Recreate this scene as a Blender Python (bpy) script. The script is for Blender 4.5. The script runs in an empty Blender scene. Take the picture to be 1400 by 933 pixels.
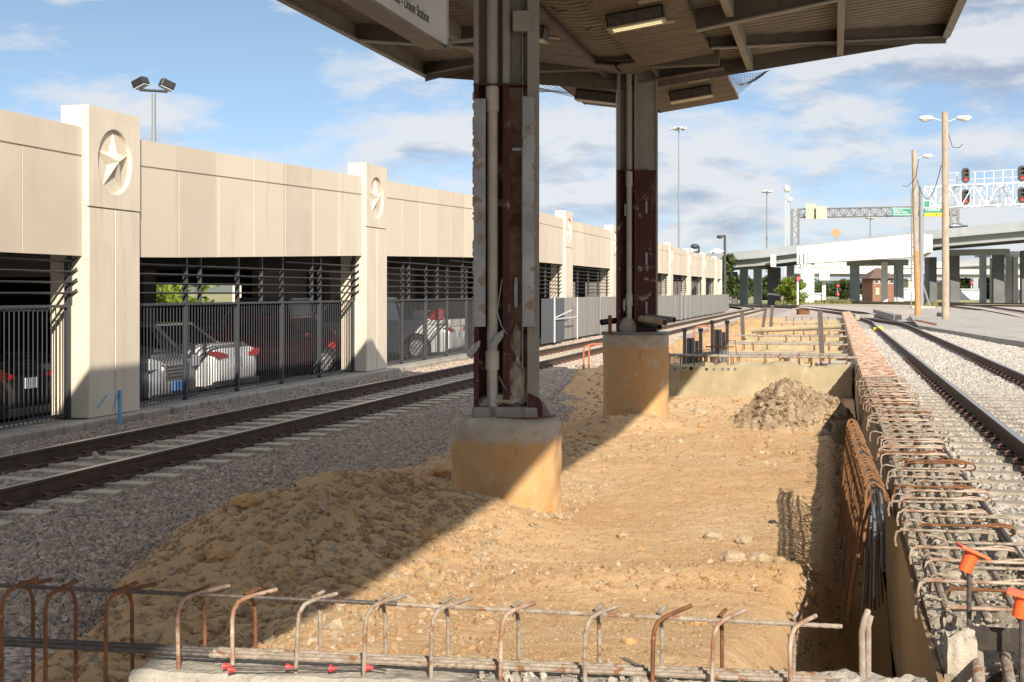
import bpy, math, random
import numpy as np
from mathutils import Vector, Matrix
random.seed(7); R = math.radians
S = bpy.context.scene; C = S.collection
# ---------------- camera ----------------
F, HY, CX, EZ = 1830.0, 400.0, 700.0, 1.8
PSI = math.atan(440/F); sp, cp = math.sin(PSI), math.cos(PSI)
cd = bpy.data.cameras.new('camera'); cam = bpy.data.objects.new('camera', cd); C.objects.link(cam)
cd.sensor_width = 36; cd.lens = 36*F/1400; cd.shift_y = -(466.5-HY)/1400; cd.clip_start = .1; cd.clip_end = 8000
cam.location = (0, 0, EZ); cam.rotation_euler = (R(90), 0, PSI); S.camera = cam
# ---------------- sun and sky ----------------
SD = Vector((-.79, 1.75, -1.0)).normalized()
sl = bpy.data.lights.new('sun', 'SUN'); sl.energy = 5.0; sl.angle = R(.5); sl.color = (1, .9, .76)
so = bpy.data.objects.new('sun', sl); C.objects.link(so); so.rotation_euler = SD.to_track_quat('-Z', 'Y').to_euler()
W = bpy.data.worlds.new('World'); S.world = W; W.use_nodes = True
WA, WB = 5.1, 4.2
CLD, CLL, CST, CFILL = (.42,.49,.63,1), (.86,.87,.89,1), .58, 2.2
def world():
    nt = W.node_tree; N = nt.nodes; L = nt.links; N.clear()
    out = N.new('ShaderNodeOutputWorld')
    sky = N.new('ShaderNodeTexSky'); sky.sky_type = 'NISHITA'; sky.sun_disc = False
    sky.sun_elevation = math.asin(-SD.z); sky.sun_rotation = math.atan2(-SD.x, -SD.y); sky.air_density = 1.0; sky.dust_density = .2; sky.ozone_density = 2.5
    hs = N.new('ShaderNodeHueSaturation'); hs.inputs['Saturation'].default_value = .98; L.new(sky.outputs[0], hs.inputs['Color'])
    b1 = N.new('ShaderNodeBackground'); b1.inputs[1].default_value = .06; tm = N.new('ShaderNodeMix'); tm.data_type = 'RGBA'; tm.blend_type = 'MULTIPLY'; tm.inputs[0].default_value = 1; tm.inputs[7].default_value = (1.04, 1.02, 1.04, 1); L.new(hs.outputs[0], tm.inputs[6]); hzn = N.new('ShaderNodeMix'); hzn.data_type = 'RGBA'; hzn.blend_type = 'MULTIPLY'; hzn.inputs[7].default_value = (.80, .93, 1.30, 1); L.new(tm.outputs[2], hzn.inputs[6]); L.new(hzn.outputs[2], b1.inputs[0])
    tc = N.new('ShaderNodeTexCoord'); sx = N.new('ShaderNodeSeparateXYZ'); L.new(tc.outputs['Generated'], sx.inputs[0])
    def mth(op, a, b=None, clamp=False):
        m = N.new('ShaderNodeMath'); m.operation = op; m.use_clamp = clamp
        for i, v in enumerate((a, b)):
            if v is None: continue
            if isinstance(v, (int, float)): m.inputs[i].default_value = v
            else: L.new(v, m.inputs[i])
        return m.outputs[0]
    def comb(x, y, z):
        cb = N.new('ShaderNodeCombineXYZ')
        for i, q in enumerate((x, y, z)):
            if isinstance(q, (int, float)): cb.inputs[i].default_value = q
            else: L.new(q, cb.inputs[i])
        return cb.outputs[0]
    def noise(vec, scale, det, rough, w):
        n = N.new('ShaderNodeTexNoise'); n.noise_dimensions = '4D'; n.inputs['Scale'].default_value = scale; n.inputs['Detail'].default_value = det
        n.inputs['Roughness'].default_value = rough; n.inputs['W'].default_value = w; L.new(vec, n.inputs['Vector']); return n.outputs['Fac']
    def ramp(fac, a, b, ca=(0,0,0,1), cb_=(1,1,1,1)):
        r = N.new('ShaderNodeValToRGB'); r.color_ramp.elements[0].position = a; r.color_ramp.elements[1].position = b
        r.color_ramp.elements[0].color = ca; r.color_ramp.elements[1].color = cb_; L.new(fac, r.inputs[0]); return r
    X_, Y_, Z_ = sx.outputs
    L.new(mth('SUBTRACT', 1.0, mth('MULTIPLY', Z_, 5.5), True), hzn.inputs[0])
    p0 = comb(X_, Y_, mth('MULTIPLY', Z_, 3.0)); p1 = comb(X_, Y_, mth('MULTIPLY', mth('ADD', Z_, .016), 3.0))
    def dens(p):
        return mth('ADD', mth('MULTIPLY', noise(p, 3.4, 3, .5, WA), .46), mth('MULTIPLY', noise(p, 11.0, 9, .58, WB), .66))
    d0 = dens(p0); d1 = dens(p1)
    # more cloud to the right of the view and near the horizon
    bias = mth('ADD', mth('MULTIPLY', mth('MINIMUM', mth('ADD', X_, .30), .45), .16), mth('MULTIPLY', mth('MAXIMUM', mth('SUBTRACT', .11, Z_), 0.0), .40))
    over = mth('MULTIPLY', mth('MAXIMUM', mth('SUBTRACT', Z_, .27), 0.0), .5)  # unseen overhead cloud, added to fill the shade with light
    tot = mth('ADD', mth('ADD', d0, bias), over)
    mask = ramp(tot, .51, .62)
    relief = mth('MULTIPLY', mth('SUBTRACT', d0, d1), 5.0)
    thick = mth('MULTIPLY', mth('SUBTRACT', tot, .70), 1.7)
    lum = mth('ADD', mth('SUBTRACT', .62, thick), relief, True)
    col = ramp(lum, .25, .8, CLD, CLL)
    b2 = N.new('ShaderNodeBackground'); L.new(col.outputs[0], b2.inputs[0])
    L.new(mth('ADD', CST, mth('MULTIPLY', mth('MINIMUM', mth('MAXIMUM', mth('SUBTRACT', Z_, .22), 0.0), .3), CFILL)), b2.inputs[1])  # cloud above the view brightened as fill light
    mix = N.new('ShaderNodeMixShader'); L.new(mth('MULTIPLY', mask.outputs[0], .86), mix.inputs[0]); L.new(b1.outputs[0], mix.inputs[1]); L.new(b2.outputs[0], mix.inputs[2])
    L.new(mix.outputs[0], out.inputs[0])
world()
S.view_settings.view_transform = 'Standard'; S.view_settings.look = 'None'; S.view_settings.exposure = .72; S.view_settings.gamma = 1
S.render.engine = 'CYCLES'; S.cycles.max_bounces = 6; S.cycles.diffuse_bounces = 3

# ---------------- helpers ----------------
def at(px, py, X=None, Y=None, Z=None, d=None):
    xc = (px-CX)/F; yc = (HY-py)/F; v = (-sp+xc*cp, cp+xc*sp, yc)
    t = X/v[0] if X is not None else Y/v[1] if Y is not None else (Z-EZ)/v[2] if Z is not None else d
    return Vector((v[0]*t, v[1]*t, EZ+v[2]*t))
def tag(o, label=None, cat=None, group=None, kind=None):
    if label: o['label'] = label
    if cat: o['category'] = cat
    if group: o['group'] = group
    if kind: o['kind'] = kind
    return o
def thing(name, label, cat, loc=(0,0,0), group=None):
    o = bpy.data.objects.new(name, None); C.objects.link(o); o.location = loc; o.empty_display_size = .2
    return tag(o, label, cat, group)
def root_off(p):
    off = Vector((0,0,0))
    while p is not None: off += p.location; p = p.parent
    return off
class MB:
    def __init__(s): s.v = []; s.f = []
    def add(s, vs, fs, M=None):
        n = len(s.v)
        for q in vs: s.v.append(tuple(M @ Vector(q)) if M is not None else tuple(q))
        s.f += [tuple(i+n for i in f) for f in fs]; return s
    def box(s, x0, x1, y0, y1, z0, z1, M=None):
        return s.add([(x0,y0,z0),(x1,y0,z0),(x1,y1,z0),(x0,y1,z0),(x0,y0,z1),(x1,y0,z1),(x1,y1,z1),(x0,y1,z1)],
                     [(0,3,2,1),(4,5,6,7),(0,1,5,4),(1,2,6,5),(2,3,7,6),(3,0,4,7)], M)
    def bev(s, x0, x1, y0, y1, z0, z1, b=.01, M=None):
        import bmesh
        bm = bmesh.new(); bmesh.ops.create_cube(bm, size=1)
        for w in bm.verts: w.co = Vector(((x0+x1)/2+w.co.x*(x1-x0), (y0+y1)/2+w.co.y*(y1-y0), (z0+z1)/2+w.co.z*(z1-z0)))
        bmesh.ops.bevel(bm, geom=bm.edges[:], offset=b, segments=2, affect='EDGES', profile=.6)
        bm.verts.index_update(); vs = [w.co.copy() for w in bm.verts]; fs = [[w.index for w in f.verts] for f in bm.faces]; bm.free()
        return s.add(vs, fs, M)
    def prism(s, pts, a, b, axis='Y', M=None):     # polygon pts (2D) extruded a..b along axis
        n = len(pts)
        mk = {'Y': lambda p, t: (p[0], t, p[1]), 'X': lambda p, t: (t, p[0], p[1]), 'Z': lambda p, t: (p[0], p[1], t)}[axis]
        vs = [mk(p, a) for p in pts]+[mk(p, b) for p in pts]
        fs = [tuple(range(n)), tuple(range(2*n-1, n-1, -1))]+[(i, i+n, (i+1) % n+n, (i+1) % n) for i in range(n)]
        return s.add(vs, fs, M)
    def beam(s, a, b, w, h, up=(0,0,1)):            # rectangular bar from a to b
        a = Vector(a); b = Vector(b); t = (b-a); L = t.length; t.normalize(); u = Vector(up)
        sd = t.cross(u)
        if sd.length < 1e-4: sd = t.cross(Vector((1,0,0)))
        sd.normalize(); u = sd.cross(t)
        M = Matrix(((sd.x,t.x,u.x,a.x),(sd.y,t.y,u.y,a.y),(sd.z,t.z,u.z,a.z),(0,0,0,1)))
        return s.box(-w/2, w/2, 0, L, -h/2, h/2, M)
    def tube(s, pts, r, n=8, caps=True, ribs=0):
        pts = [Vector(p) for p in pts]; rs = r if isinstance(r, (list, tuple)) else [r]*len(pts)
        base = len(s.v); prev = None
        for i, p in enumerate(pts):
            t = (pts[min(i+1, len(pts)-1)]-pts[max(i-1, 0)]).normalized()
            if prev is None:
                u = t.cross(Vector((0,0,1)));
                if u.length < 1e-3: u = t.cross(Vector((1,0,0)))
            else: u = prev-t*prev.dot(t)
            u.normalize(); w = t.cross(u); prev = u
            for k in range(n):
                a = 2*math.pi*k/n; s.v.append(tuple(p+(u*math.cos(a)+w*math.sin(a))*rs[i]))
        for i in range(len(pts)-1):
            for k in range(n):
                s.f.append((base+i*n+k, base+i*n+(k+1) % n, base+(i+1)*n+(k+1) % n, base+(i+1)*n+k))
        if caps:
            s.f.append(tuple(base+k for k in range(n-1, -1, -1))); e = base+(len(pts)-1)*n; s.f.append(tuple(e+k for k in range(n)))
        return s
    def bar(s, a, b, r, n=8, step=.02, rib=.09):    # ribbed reinforcing bar
        a = Vector(a); b = Vector(b); m = max(2, int((b-a).length/step)); m -= m % 2
        pts = [a.lerp(b, i/m) for i in range(m+1)]
        return s.tube(pts, [r*(1+rib*(1 if i % 2 else -1)) for i in range(m+1)], n)
    def lathe(s, prof, cx=0, cy=0, n=32, M=None, jit=0):
        vs = []; fs = []
        for (r, z) in prof:
            for k in range(n): a = 2*math.pi*k/n; vs.append((cx+r*math.cos(a), cy+r*math.sin(a), z))
        for i in range(len(prof)-1):
            for k in range(n): fs.append((i*n+k, i*n+(k+1) % n, (i+1)*n+(k+1) % n, (i+1)*n+k))
        fs.append(tuple(range(n-1, -1, -1))); fs.append(tuple((len(prof)-1)*n+k for k in range(n)))
        return s.add(vs, fs, M)
    def ball(s, c, rx, ry, rz, n=12, m=8, M=None):
        vs = []; fs = []
        for i in range(1, m):
            p = math.pi*i/m
            for k in range(n): a = 2*math.pi*k/n; vs.append((c[0]+rx*math.sin(p)*math.cos(a), c[1]+ry*math.sin(p)*math.sin(a), c[2]-rz*math.cos(p)))
        b = len(vs); vs += [(c[0], c[1], c[2]-rz), (c[0], c[1], c[2]+rz)]
        for i in range(m-2):
            for k in range(n): fs.append((i*n+k, i*n+(k+1) % n, (i+1)*n+(k+1) % n, (i+1)*n+k))
        for k in range(n): fs.append((b, (k+1) % n, k)); fs.append((b+1, (m-2)*n+k, (m-2)*n+(k+1) % n))
        return s.add(vs, fs, M)
    def build(s, name, mat, parent=None, smooth=False, local=False):
        V = np.array(s.v, dtype=np.float64).reshape(-1, 3)
        if local: off = np.zeros(3)
        elif parent is not None: off = np.array(root_off(parent))
        else: off = np.array([(V[:,0].min()+V[:,0].max())/2, (V[:,1].min()+V[:,1].max())/2, V[:,2].min()])
        V = V-off
        me = bpy.data.meshes.new(name); me.from_pydata(V.tolist(), [], s.f); me.update()
        if smooth:
            me.polygons.foreach_set('use_smooth', [True]*len(me.polygons))
            try: me.set_sharp_from_angle(angle=R(40))
            except Exception: pass
        if isinstance(mat, (list, tuple)):
            for m in mat: me.materials.append(m)
        elif mat: me.materials.append(mat)
        o = bpy.data.objects.new(name, me); C.objects.link(o)
        if parent is not None: o.parent = parent
        elif not local: o.location = off
        return o
def copy_part(o, parent, dl=(0,0,0)):
    c = o.copy(); C.objects.link(c); c.parent = parent; c.location = o.location+Vector(dl)
    for k in [k for k in ('label',) if k in c.keys()]: del c[k]
    return c
def copy_tree(o, parent=None):
    c = o.copy(); C.objects.link(c); c.parent = parent
    for ch in list(o.children): copy_tree(ch, c)
    return c
def text_part(name, body, mat, parent, M, size, sx=1.0, ext=.002, align='LEFT'):
    cu = bpy.data.curves.new(name+'_curve', 'FONT'); cu.body = body; cu.size = size; cu.extrude = ext; cu.align_x = align
    o = bpy.data.objects.new(name+'_tmp', cu); C.objects.link(o); bpy.context.view_layer.update()
    me = bpy.data.meshes.new_from_object(o.evaluated_get(bpy.context.evaluated_depsgraph_get()))
    bpy.data.objects.remove(o)
    off = root_off(parent)
    for v in me.vertices: v.co = (M @ Vector((v.co.x*sx, v.co.y, v.co.z)))-off
    me.materials.clear(); me.materials.append(mat); me.name = name
    t = bpy.data.objects.new(name, me); C.objects.link(t); t.parent = parent; return t
# numpy noise
_rs = np.random.RandomState(11); _lat = _rs.rand(256, 256)
def vnoise(x, y):
    xi = np.floor(x).astype(int); yi = np.floor(y).astype(int); fx = x-xi; fy = y-yi; fx = fx*fx*(3-2*fx); fy = fy*fy*(3-2*fy)
    g = lambda a, b: _lat[a % 256, b % 256]
    return (g(xi,yi)*(1-fx)+g(xi+1,yi)*fx)*(1-fy)+(g(xi,yi+1)*(1-fx)+g(xi+1,yi+1)*fx)*fy
def fbm(x, y, o=5, g=.5):
    t = 0; a = 1; n = 0
    for i in range(o): t = t+a*(vnoise(x*2**i+i*17.3, y*2**i+i*9.1)-.5); n += a; a *= g
    return t/n*2
def sstep(a, b, x): t = np.clip((x-a)/(b-a), 0, 1); return t*t*(3-2*t)
def gridmesh(name, xs, ys, zf, mat, parent=None, keep=None):
    X, Y = np.meshgrid(xs, ys); Z = zf(X, Y); nx, ny = len(xs), len(ys)
    V = np.stack([X, Y, Z], -1).reshape(-1, 3)
    i = np.arange(nx-1)[None, :]+np.arange(ny-1)[:, None]*nx
    Fq = np.stack([i, i+1, i+nx+1, i+nx], -1).reshape(-1, 4)
    if keep is not None:
        k = keep(X, Y)[:-1, :-1].reshape(-1); Fq = Fq[k]
    me = bpy.data.meshes.new(name); me.from_pydata(V.tolist(), [], Fq.tolist()); me.update(); me.materials.append(mat)
    me.polygons.foreach_set('use_smooth', [True]*len(me.polygons))
    o = bpy.data.objects.new(name, me); C.objects.link(o); o.parent = parent; return o
# ---------------- materials ----------------
class NT:
    def __init__(s, name):
        s.m = bpy.data.materials.new(name); s.m.use_nodes = True; s.nt = s.m.node_tree; s.N = s.nt.nodes; s.L = s.nt.links
        s.b = s.N['Principled BSDF']; s.tc = s.N.new('ShaderNodeTexCoord')
    def noise(s, scale, det=4, rough=.55, sc=None, w=None, coord='Object'):
        n = s.N.new('ShaderNodeTexNoise'); n.inputs['Scale'].default_value = scale; n.inputs['Detail'].default_value = det; n.inputs['Roughness'].default_value = rough
        mp = s.N.new('ShaderNodeMapping'); s.L.new(s.tc.outputs[coord], mp.inputs[0])
        if sc: mp.inputs['Scale'].default_value = sc
        if w: mp.inputs['Location'].default_value = (w, w*.7, w*1.3)
        s.L.new(mp.outputs[0], n.inputs['Vector']); return n.outputs['Fac']
    def vor(s, scale, feat='F1', out='Distance', sc=None, rnd=1):
        n = s.N.new('ShaderNodeTexVoronoi'); n.feature = feat; n.inputs['Scale'].default_value = scale; n.inputs['Randomness'].default_value = rnd
        mp = s.N.new('ShaderNodeMapping'); s.L.new(s.tc.outputs['Object'], mp.inputs[0])
        if sc: mp.inputs['Scale'].default_value = sc
        s.L.new(mp.outputs[0], n.inputs['Vector']); return n.outputs[out]
    def ramp(s, fac, a, b, c0=(0,0,0), c1=(1,1,1), mode='LINEAR'):
        r = s.N.new('ShaderNodeValToRGB'); e = r.color_ramp.elements; r.color_ramp.interpolation = mode
        e[0].position = a; e[1].position = b; e[0].color = (*c0, 1); e[1].color = (*c1, 1); s.L.new(fac, r.inputs[0]); return r.outputs[0]
    def mix(s, fac, a, b, mode='MIX'):
        m = s.N.new('ShaderNodeMix'); m.data_type = 'RGBA'; m.blend_type = mode
        if isinstance(fac, (int, float)): m.inputs[0].default_value = fac
        else: s.L.new(fac, m.inputs[0])
        for i, v in ((6, a), (7, b)):
            if isinstance(v, tuple): m.inputs[i].default_value = (*v[:3], 1)
            else: s.L.new(v, m.inputs[i])
        return m.outputs[2]
    def math(s, op, a, b=0, clamp=False):
        m = s.N.new('ShaderNodeMath'); m.operation = op; m.use_clamp = clamp
        for i, v in enumerate((a, b)):
            if isinstance(v, (int, float)): m.inputs[i].default_value = v
            else: s.L.new(v, m.inputs[i])
        return m.outputs[0]
    def bump(s, h, strength=.3, dist=.01):
        b = s.N.new('ShaderNodeBump'); b.inputs['Strength'].default_value = strength; b.inputs['Distance'].default_value = dist
        s.L.new(h, b.inputs['Height']); s.L.new(b.outputs[0], s.b.inputs['Normal'])
    def color(s, c): 
        if isinstance(c, tuple): s.b.inputs['Base Color'].default_value = (*c[:3], 1)
        else: s.L.new(c, s.b.inputs['Base Color'])
    def fin(s, rough=.8, metal=0, spec=None):
        s.b.inputs['Roughness'].default_value = rough; s.b.inputs['Metallic'].default_value = metal
        if spec is not None: s.b.inputs['Specular IOR Level'].default_value = spec
        return s.m
def M(name, c1, c2=None, scale=4, rough=.85, metal=0, bump=.2, bscale=60, bdist=.004, spot=None, streak=None, spec=.3, sc=None):
    n = NT(name); c2 = c2 or tuple(x*.82 for x in c1)
    col = n.mix(n.ramp(n.noise(scale, 6, .6, sc), .35, .65), c1, c2)
    if streak: col = n.mix(n.ramp(n.noise(streak[1], 4, .6, (1, 1, .08), 3.1), streak[2], streak[2]+.15), col, streak[0])
    if spot: col = n.mix(n.ramp(n.noise(spot[1], 5, .65, None, 7.7), spot[2], spot[2]+.06), col, spot[0])
    n.color(col)
    if bump: n.bump(n.noise(bscale, 4, .6), bump, bdist)
    return n.fin(rough, metal, spec)
def flat(name, c, rough=.5, metal=0, spec=.5):
    n = NT(name); n.color(n.mix(n.noise(9, 4), tuple(x*.9 for x in c), tuple(min(1, x*1.08) for x in c))); return n.fin(rough, metal, spec)
def emis(name, c, st):
    n = NT(name); n.color(c); n.b.inputs['Emission Color'].default_value = (*c, 1); n.b.inputs['Emission Strength'].default_value = st; return n.fin(.4)
mt = {}
mt['beige'] = M('cream precast concrete', (.62,.55,.44), (.56,.49,.39), 1.3, .85, 0, .15, 90, .002, streak=((.50,.43,.34), 5.0, .56), spot=((.56,.49,.39), 1.7, .6))
def facade_panel():
    n = NT('tan precast panels'); sx = n.N.new('ShaderNodeSeparateXYZ'); g = n.N.new('ShaderNodeNewGeometry'); n.L.new(g.outputs['Position'], sx.inputs[0])
    k = n.math('FLOOR', n.math('DIVIDE', n.math('SUBTRACT', sx.outputs[1], 19.10), 1.512)); w = n.N.new('ShaderNodeTexWhiteNoise'); w.noise_dimensions = '1D'; n.L.new(k, w.inputs['W'])
    c = n.mix(w.outputs['Value'], (.50,.43,.34), (.63,.56,.45))
    c = n.mix(n.ramp(n.noise(1.1, 6, .6, None, 2), .4, .75), c, (.57,.50,.40)); c = n.mix(n.ramp(n.noise(6, 5, .65, (1, 1, .07), 6), .58, .78), c, (.48,.41,.325)); n.color(c)
    n.bump(n.noise(90, 4), .15, .002); return n.fin(.85, 0, .3)
mt['panel'] = facade_panel()
mt['conc'] = M('grey concrete', (.33,.31,.27), (.24,.22,.19), 2.2, .9, 0, .35, 45, .004, spot=((.17,.15,.13), 6, .62), streak=((.14,.125,.11), 7, .55))
mt['conc_light'] = M('pale cast concrete', (.46,.42,.35), (.36,.32,.26), 3.5, .9, 0, .4, 60, .004, spot=((.24,.21,.17), 9, .64))
mt['mortar'] = M('spilled mortar crust', (.44,.395,.325), (.32,.275,.22), 9, .95, 0, .8, 55, .01, spot=((.22,.19,.15), 14, .62))
mt['tanwall'] = M('tan formed concrete', (.34,.285,.18), (.26,.215,.13), 2.4, .9, 0, .3, 50, .004, streak=((.26,.23,.15), 3, .58), spot=((.47,.43,.34), 5, .63))
mt['tie'] = M('dusty concrete tie', (.40,.35,.28), (.29,.245,.19), 6, .95, 0, .4, 60, .004, spot=((.22,.18,.13), 12, .6))
mt['rust'] = M('rusty steel bar', (.20,.085,.035), (.11,.05,.028), 14, .85, .1, .5, 160, .003, spot=((.30,.14,.055), 30, .58))
mt['rebar_dark'] = M('grey ribbed steel', (.12,.105,.095), (.07,.06,.055), 18, .6, .4, .4, 160, .003, spot=((.17,.08,.04), 25, .6))
mt['rebar_pale'] = M('mortar crusted rebar', (.34,.295,.24), (.20,.155,.115), 22, .95, 0, .9, 120, .006, spot=((.20,.10,.05), 20, .56))
mt['rebar_mix'] = M('half crusted rusty rebar', (.42,.35,.28), (.21,.10,.05), 11, .9, 0, .8, 140, .005, spot=((.15,.07,.035), 28, .6))
mt['maroon'] = M('maroon primer steel', (.075,.018,.015), (.045,.015,.013), 5, .6, 0, .3, 40, .003, spot=((.27,.22,.18), 6, .585), streak=((.16,.10,.08), 9, .60))
mt['mastic'] = M('old mastic on primer', (.30,.24,.19), (.14,.06,.045), 4.5, .9, 0, .7, 30, .01, spot=((.085,.02,.017), 3, .56))
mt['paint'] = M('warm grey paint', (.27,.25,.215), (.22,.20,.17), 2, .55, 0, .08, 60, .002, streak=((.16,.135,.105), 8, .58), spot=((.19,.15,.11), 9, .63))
mt['paint_dk'] = M('shaded brown grey canopy paint', (.13,.108,.083), (.10,.083,.064), 1.5, .7, 0, .1, 50, .002, streak=((.08,.06,.045), 6, .60))  # darker copy of the canopy paint, shade put into its colour
mt['deckm'] = M('tan corrugated deck paint', (.26,.225,.175), (.21,.18,.14), 1.5, .7, 0, .1, 50)
mt['soffit'] = M('dusty brown soffit metal', (.15,.115,.08), (.115,.088,.062), 1.2, .65, 0, .12, 30, .003, spot=((.08,.06,.042), 3, .60), streak=((.19,.15,.11), 2, .6))
mt['patch'] = flat('tan cover plate', (.33,.27,.20), .6)
mt['galv'] = M('galvanised sheet', (.34,.34,.335), (.23,.23,.23), 3, .42, .75, .1, 12, .004, spot=((.22,.165,.11), 4, .56), streak=((.19,.20,.23), 7, .55))
mt['pvc'] = M('white pvc pipe', (.47,.44,.38), (.38,.35,.29), 3, .5, 0, .1, 60, .002, streak=((.27,.21,.15), 9, .58))
mt['pipegrey'] = M('grey painted downspout', (.36,.33,.285), (.30,.275,.235), 3, .5, 0, .05, 60)
mt['conduit'] = M('grey conduit', (.17,.175,.18), (.12,.12,.12), 9, .5, .3, .2, 80)
def pedestal_mat():
    n = NT('soil stained concrete'); sx = n.N.new('ShaderNodeSeparateXYZ'); n.L.new(n.tc.outputs['Object'], sx.inputs[0])
    z = n.math('ADD', sx.outputs[2], n.math('MULTIPLY', n.math('SUBTRACT', n.noise(3.2, 8, .7), .5), .30))
    base = n.mix(n.ramp(n.noise(5, 6, .65), .4, .62), (.42,.37,.30), (.31,.265,.205))
    och = n.mix(n.ramp(n.noise(2.6, 7, .62, None, 4), .38, .6), (.45,.305,.155), (.47,.27,.115))
    och = n.mix(n.ramp(n.noise(5, 8, .72, None, 9), .55, .67), och, (.44,.37,.27))
    och = n.mix(n.ramp(n.noise(11, 6, .7, (1, 1, .3), 2), .60, .66), och, (.26,.18,.10))
    n.color(n.mix(n.ramp(z, -.02, .07), och, base)); n.bump(n.noise(30, 7, .7), .6, .012); return n.fin(.93, 0, .2), n
mt['orange'] = M('orange plastic', (.85,.13,.025), (.72,.10,.02), 10, .45, 0, .1, 60, spec=.5)
mt['redcap'] = flat('red plastic', (.75,.03,.04), .5)
mt['black'] = flat('black', (.012,.012,.013), .5)
mt['blackplate'] = M('black coated plate', (.028,.023,.02), (.05,.04,.03), 12, .7, 0, .4, 90, spot=((.36,.32,.26), 60, .66))
mt['ply'] = M('weathered plywood', (.36,.26,.135), (.27,.19,.10), 1.6, .85, 0, .3, 30, .003, streak=((.20,.14,.075), 10, .58))
mt['rail'] = M('brown rusted rail', (.105,.068,.045), (.07,.046,.032), 5, .75, .2, .3, 60, .003)
mt['railtop'] = flat('worn rail head', (.34,.32,.30), .32, .9)
mt['clip'] = flat('rusty clip', (.10,.045,.03), .75)
mt['fence'] = flat('charcoal painted steel', (.045,.048,.054), .5, .1)
mt['louver'] = flat('slate painted louver', (.06,.063,.07), .5, .1)
mt['slat'] = None
mt['white'] = M('white painted concrete', (.66,.655,.63), (.60,.595,.575), .3, .7, 0, 0)
mt['brconc'] = M('bridge concrete', (.36,.38,.39), (.30,.32,.335), .3, .85, 0, 0, streak=((.28,.28,.28), .8, .6))
mt['brdark'] = M('dark bridge concrete', (.15,.15,.155), (.11,.112,.12), .3, .85, 0, 0)  # darker tone for the inner girders and some columns
mt['brcol'] = M('grey column concrete', (.44,.48,.53), (.36,.40,.45), .4, .85, 0, 0)
mt['wood'] = M('weathered pole wood', (.37,.30,.23), (.27,.215,.165), 2.5, .9, 0, .4, 30, .006, streak=((.42,.33,.24), 7, .52), spot=((.10,.07,.05), 5, .68))
mt['wood_low'] = M('oiled orange pole butt', (.42,.235,.10), (.31,.17,.07), 2.5, .85, 0, .3, 30, .006)
mt['lampgrey'] = flat('pale lamp metal', (.50,.52,.50), .4)
mt['lens'] = flat('lamp lens', (.5,.52,.48), .2)
mt['whitesteel'] = flat('white steel', (.62,.64,.65), .5)
mt['steelgrey'] = flat('galvanised post', (.21,.23,.24), .5, .2)
mt['brownsteel'] = flat('weathered gantry steel', (.17,.162,.15), .6, .2)
mt['green'] = flat('green road sign', (.0,.19,.12), .5)
mt['yellow'] = flat('yellow road sign', (.85,.52,.0), .5)
mt['yellowish'] = flat('pale sign back', (.42,.40,.27), .6)
mt['signwhite'] = flat('sign white', (.72,.74,.76), .5)
mt['letter'] = flat('black lettering', (.03,.03,.035), .5)
mt['red_lamp'] = emis('lit red lamp', (1,.03,.03), 2.2)
mt['tube'] = emis('lit fluorescent tube', (.80,.70,.40), .6)
mt['diff'] = flat('frosted lamp cover', (.36,.37,.25), .35)
mt['brick'] = M('brown brick', (.26,.135,.09), (.20,.10,.07), 2, .9, 0, 0)
mt['roofbrown'] = M('brown shingle roof', (.15,.095,.07), (.11,.07,.055), 2, .9, 0, 0)
mt['glass'] = flat('dark window glass', (.02,.023,.027), .12)
mt['glass2'] = flat('grey window glass', (.06,.07,.08), .15)
mt['tape'] = flat('blue survey tape', (.13,.38,.58), .6)
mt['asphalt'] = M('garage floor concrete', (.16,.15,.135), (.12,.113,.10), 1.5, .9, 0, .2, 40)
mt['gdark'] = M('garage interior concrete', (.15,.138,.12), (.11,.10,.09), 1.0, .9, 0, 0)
mt['tyre'] = flat('tyre rubber', (.02,.02,.02), .8)
mt['rim'] = flat('alloy rim', (.55,.56,.58), .3, .7)
mt['chrome'] = flat('chrome trim', (.6,.61,.63), .2, .9)
mt['taill'] = flat('red tail lens', (.42,.01,.015), .2)
mt['headl'] = flat('clear head lens', (.45,.47,.5), .12)
mt['plate'] = flat('licence plate', (.50,.56,.62), .5)
mt['plateblue'] = flat('blue licence plate', (.06,.20,.48), .5)
mt['stonepatch'] = M('chunk of grout', (.40,.345,.275), (.30,.25,.195), 8, .95, 0, .9, 25, .02)
mt['clearglass'] = flat('clear bottle plastic', (.30,.31,.30), .12)
mt['leaf'] = None
# ================= terrain =================
def gravel_mat(name, cols, scale, bump=.8, dist=.02, dirt=None):
    n = NT(name); v = n.N.new('ShaderNodeTexVoronoi'); v.inputs['Scale'].default_value = scale; n.L.new(n.tc.outputs['Object'], v.inputs['Vector'])
    s = n.N.new('ShaderNodeSeparateColor'); n.L.new(v.outputs['Color'], s.inputs[0])
    c = n.mix(n.ramp(s.outputs[0], .3, .7), cols[0], cols[1]); c = n.mix(n.ramp(s.outputs[1], .55, .8), c, cols[2])
    c = n.mix(n.ramp(v.outputs['Distance'], .45, .8), c, tuple(x*.35 for x in cols[0]))
    if dirt: c = n.mix(n.ramp(n.noise(.35, 6, .6), .5, .64), c, dirt)
    n.color(c); n.bump(n.ramp(v.outputs['Distance'], .1, .8, (1,1,1), (0,0,0)), bump, dist); return n.fin(.9, 0, .3)
mt['gravel_l'] = gravel_mat('mixed pink grey ballast', ((.36,.28,.225), (.27,.24,.215), (.45,.37,.30)), 22)
mt['gravel_r'] = gravel_mat('pale limestone ballast', ((.40,.365,.32), (.31,.285,.25), (.48,.45,.40)), 24)
mt['gravel_far'] = gravel_mat('far yard gravel', ((.28,.24,.205), (.20,.18,.16), (.34,.30,.26)), 9, .4, .03)
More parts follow.
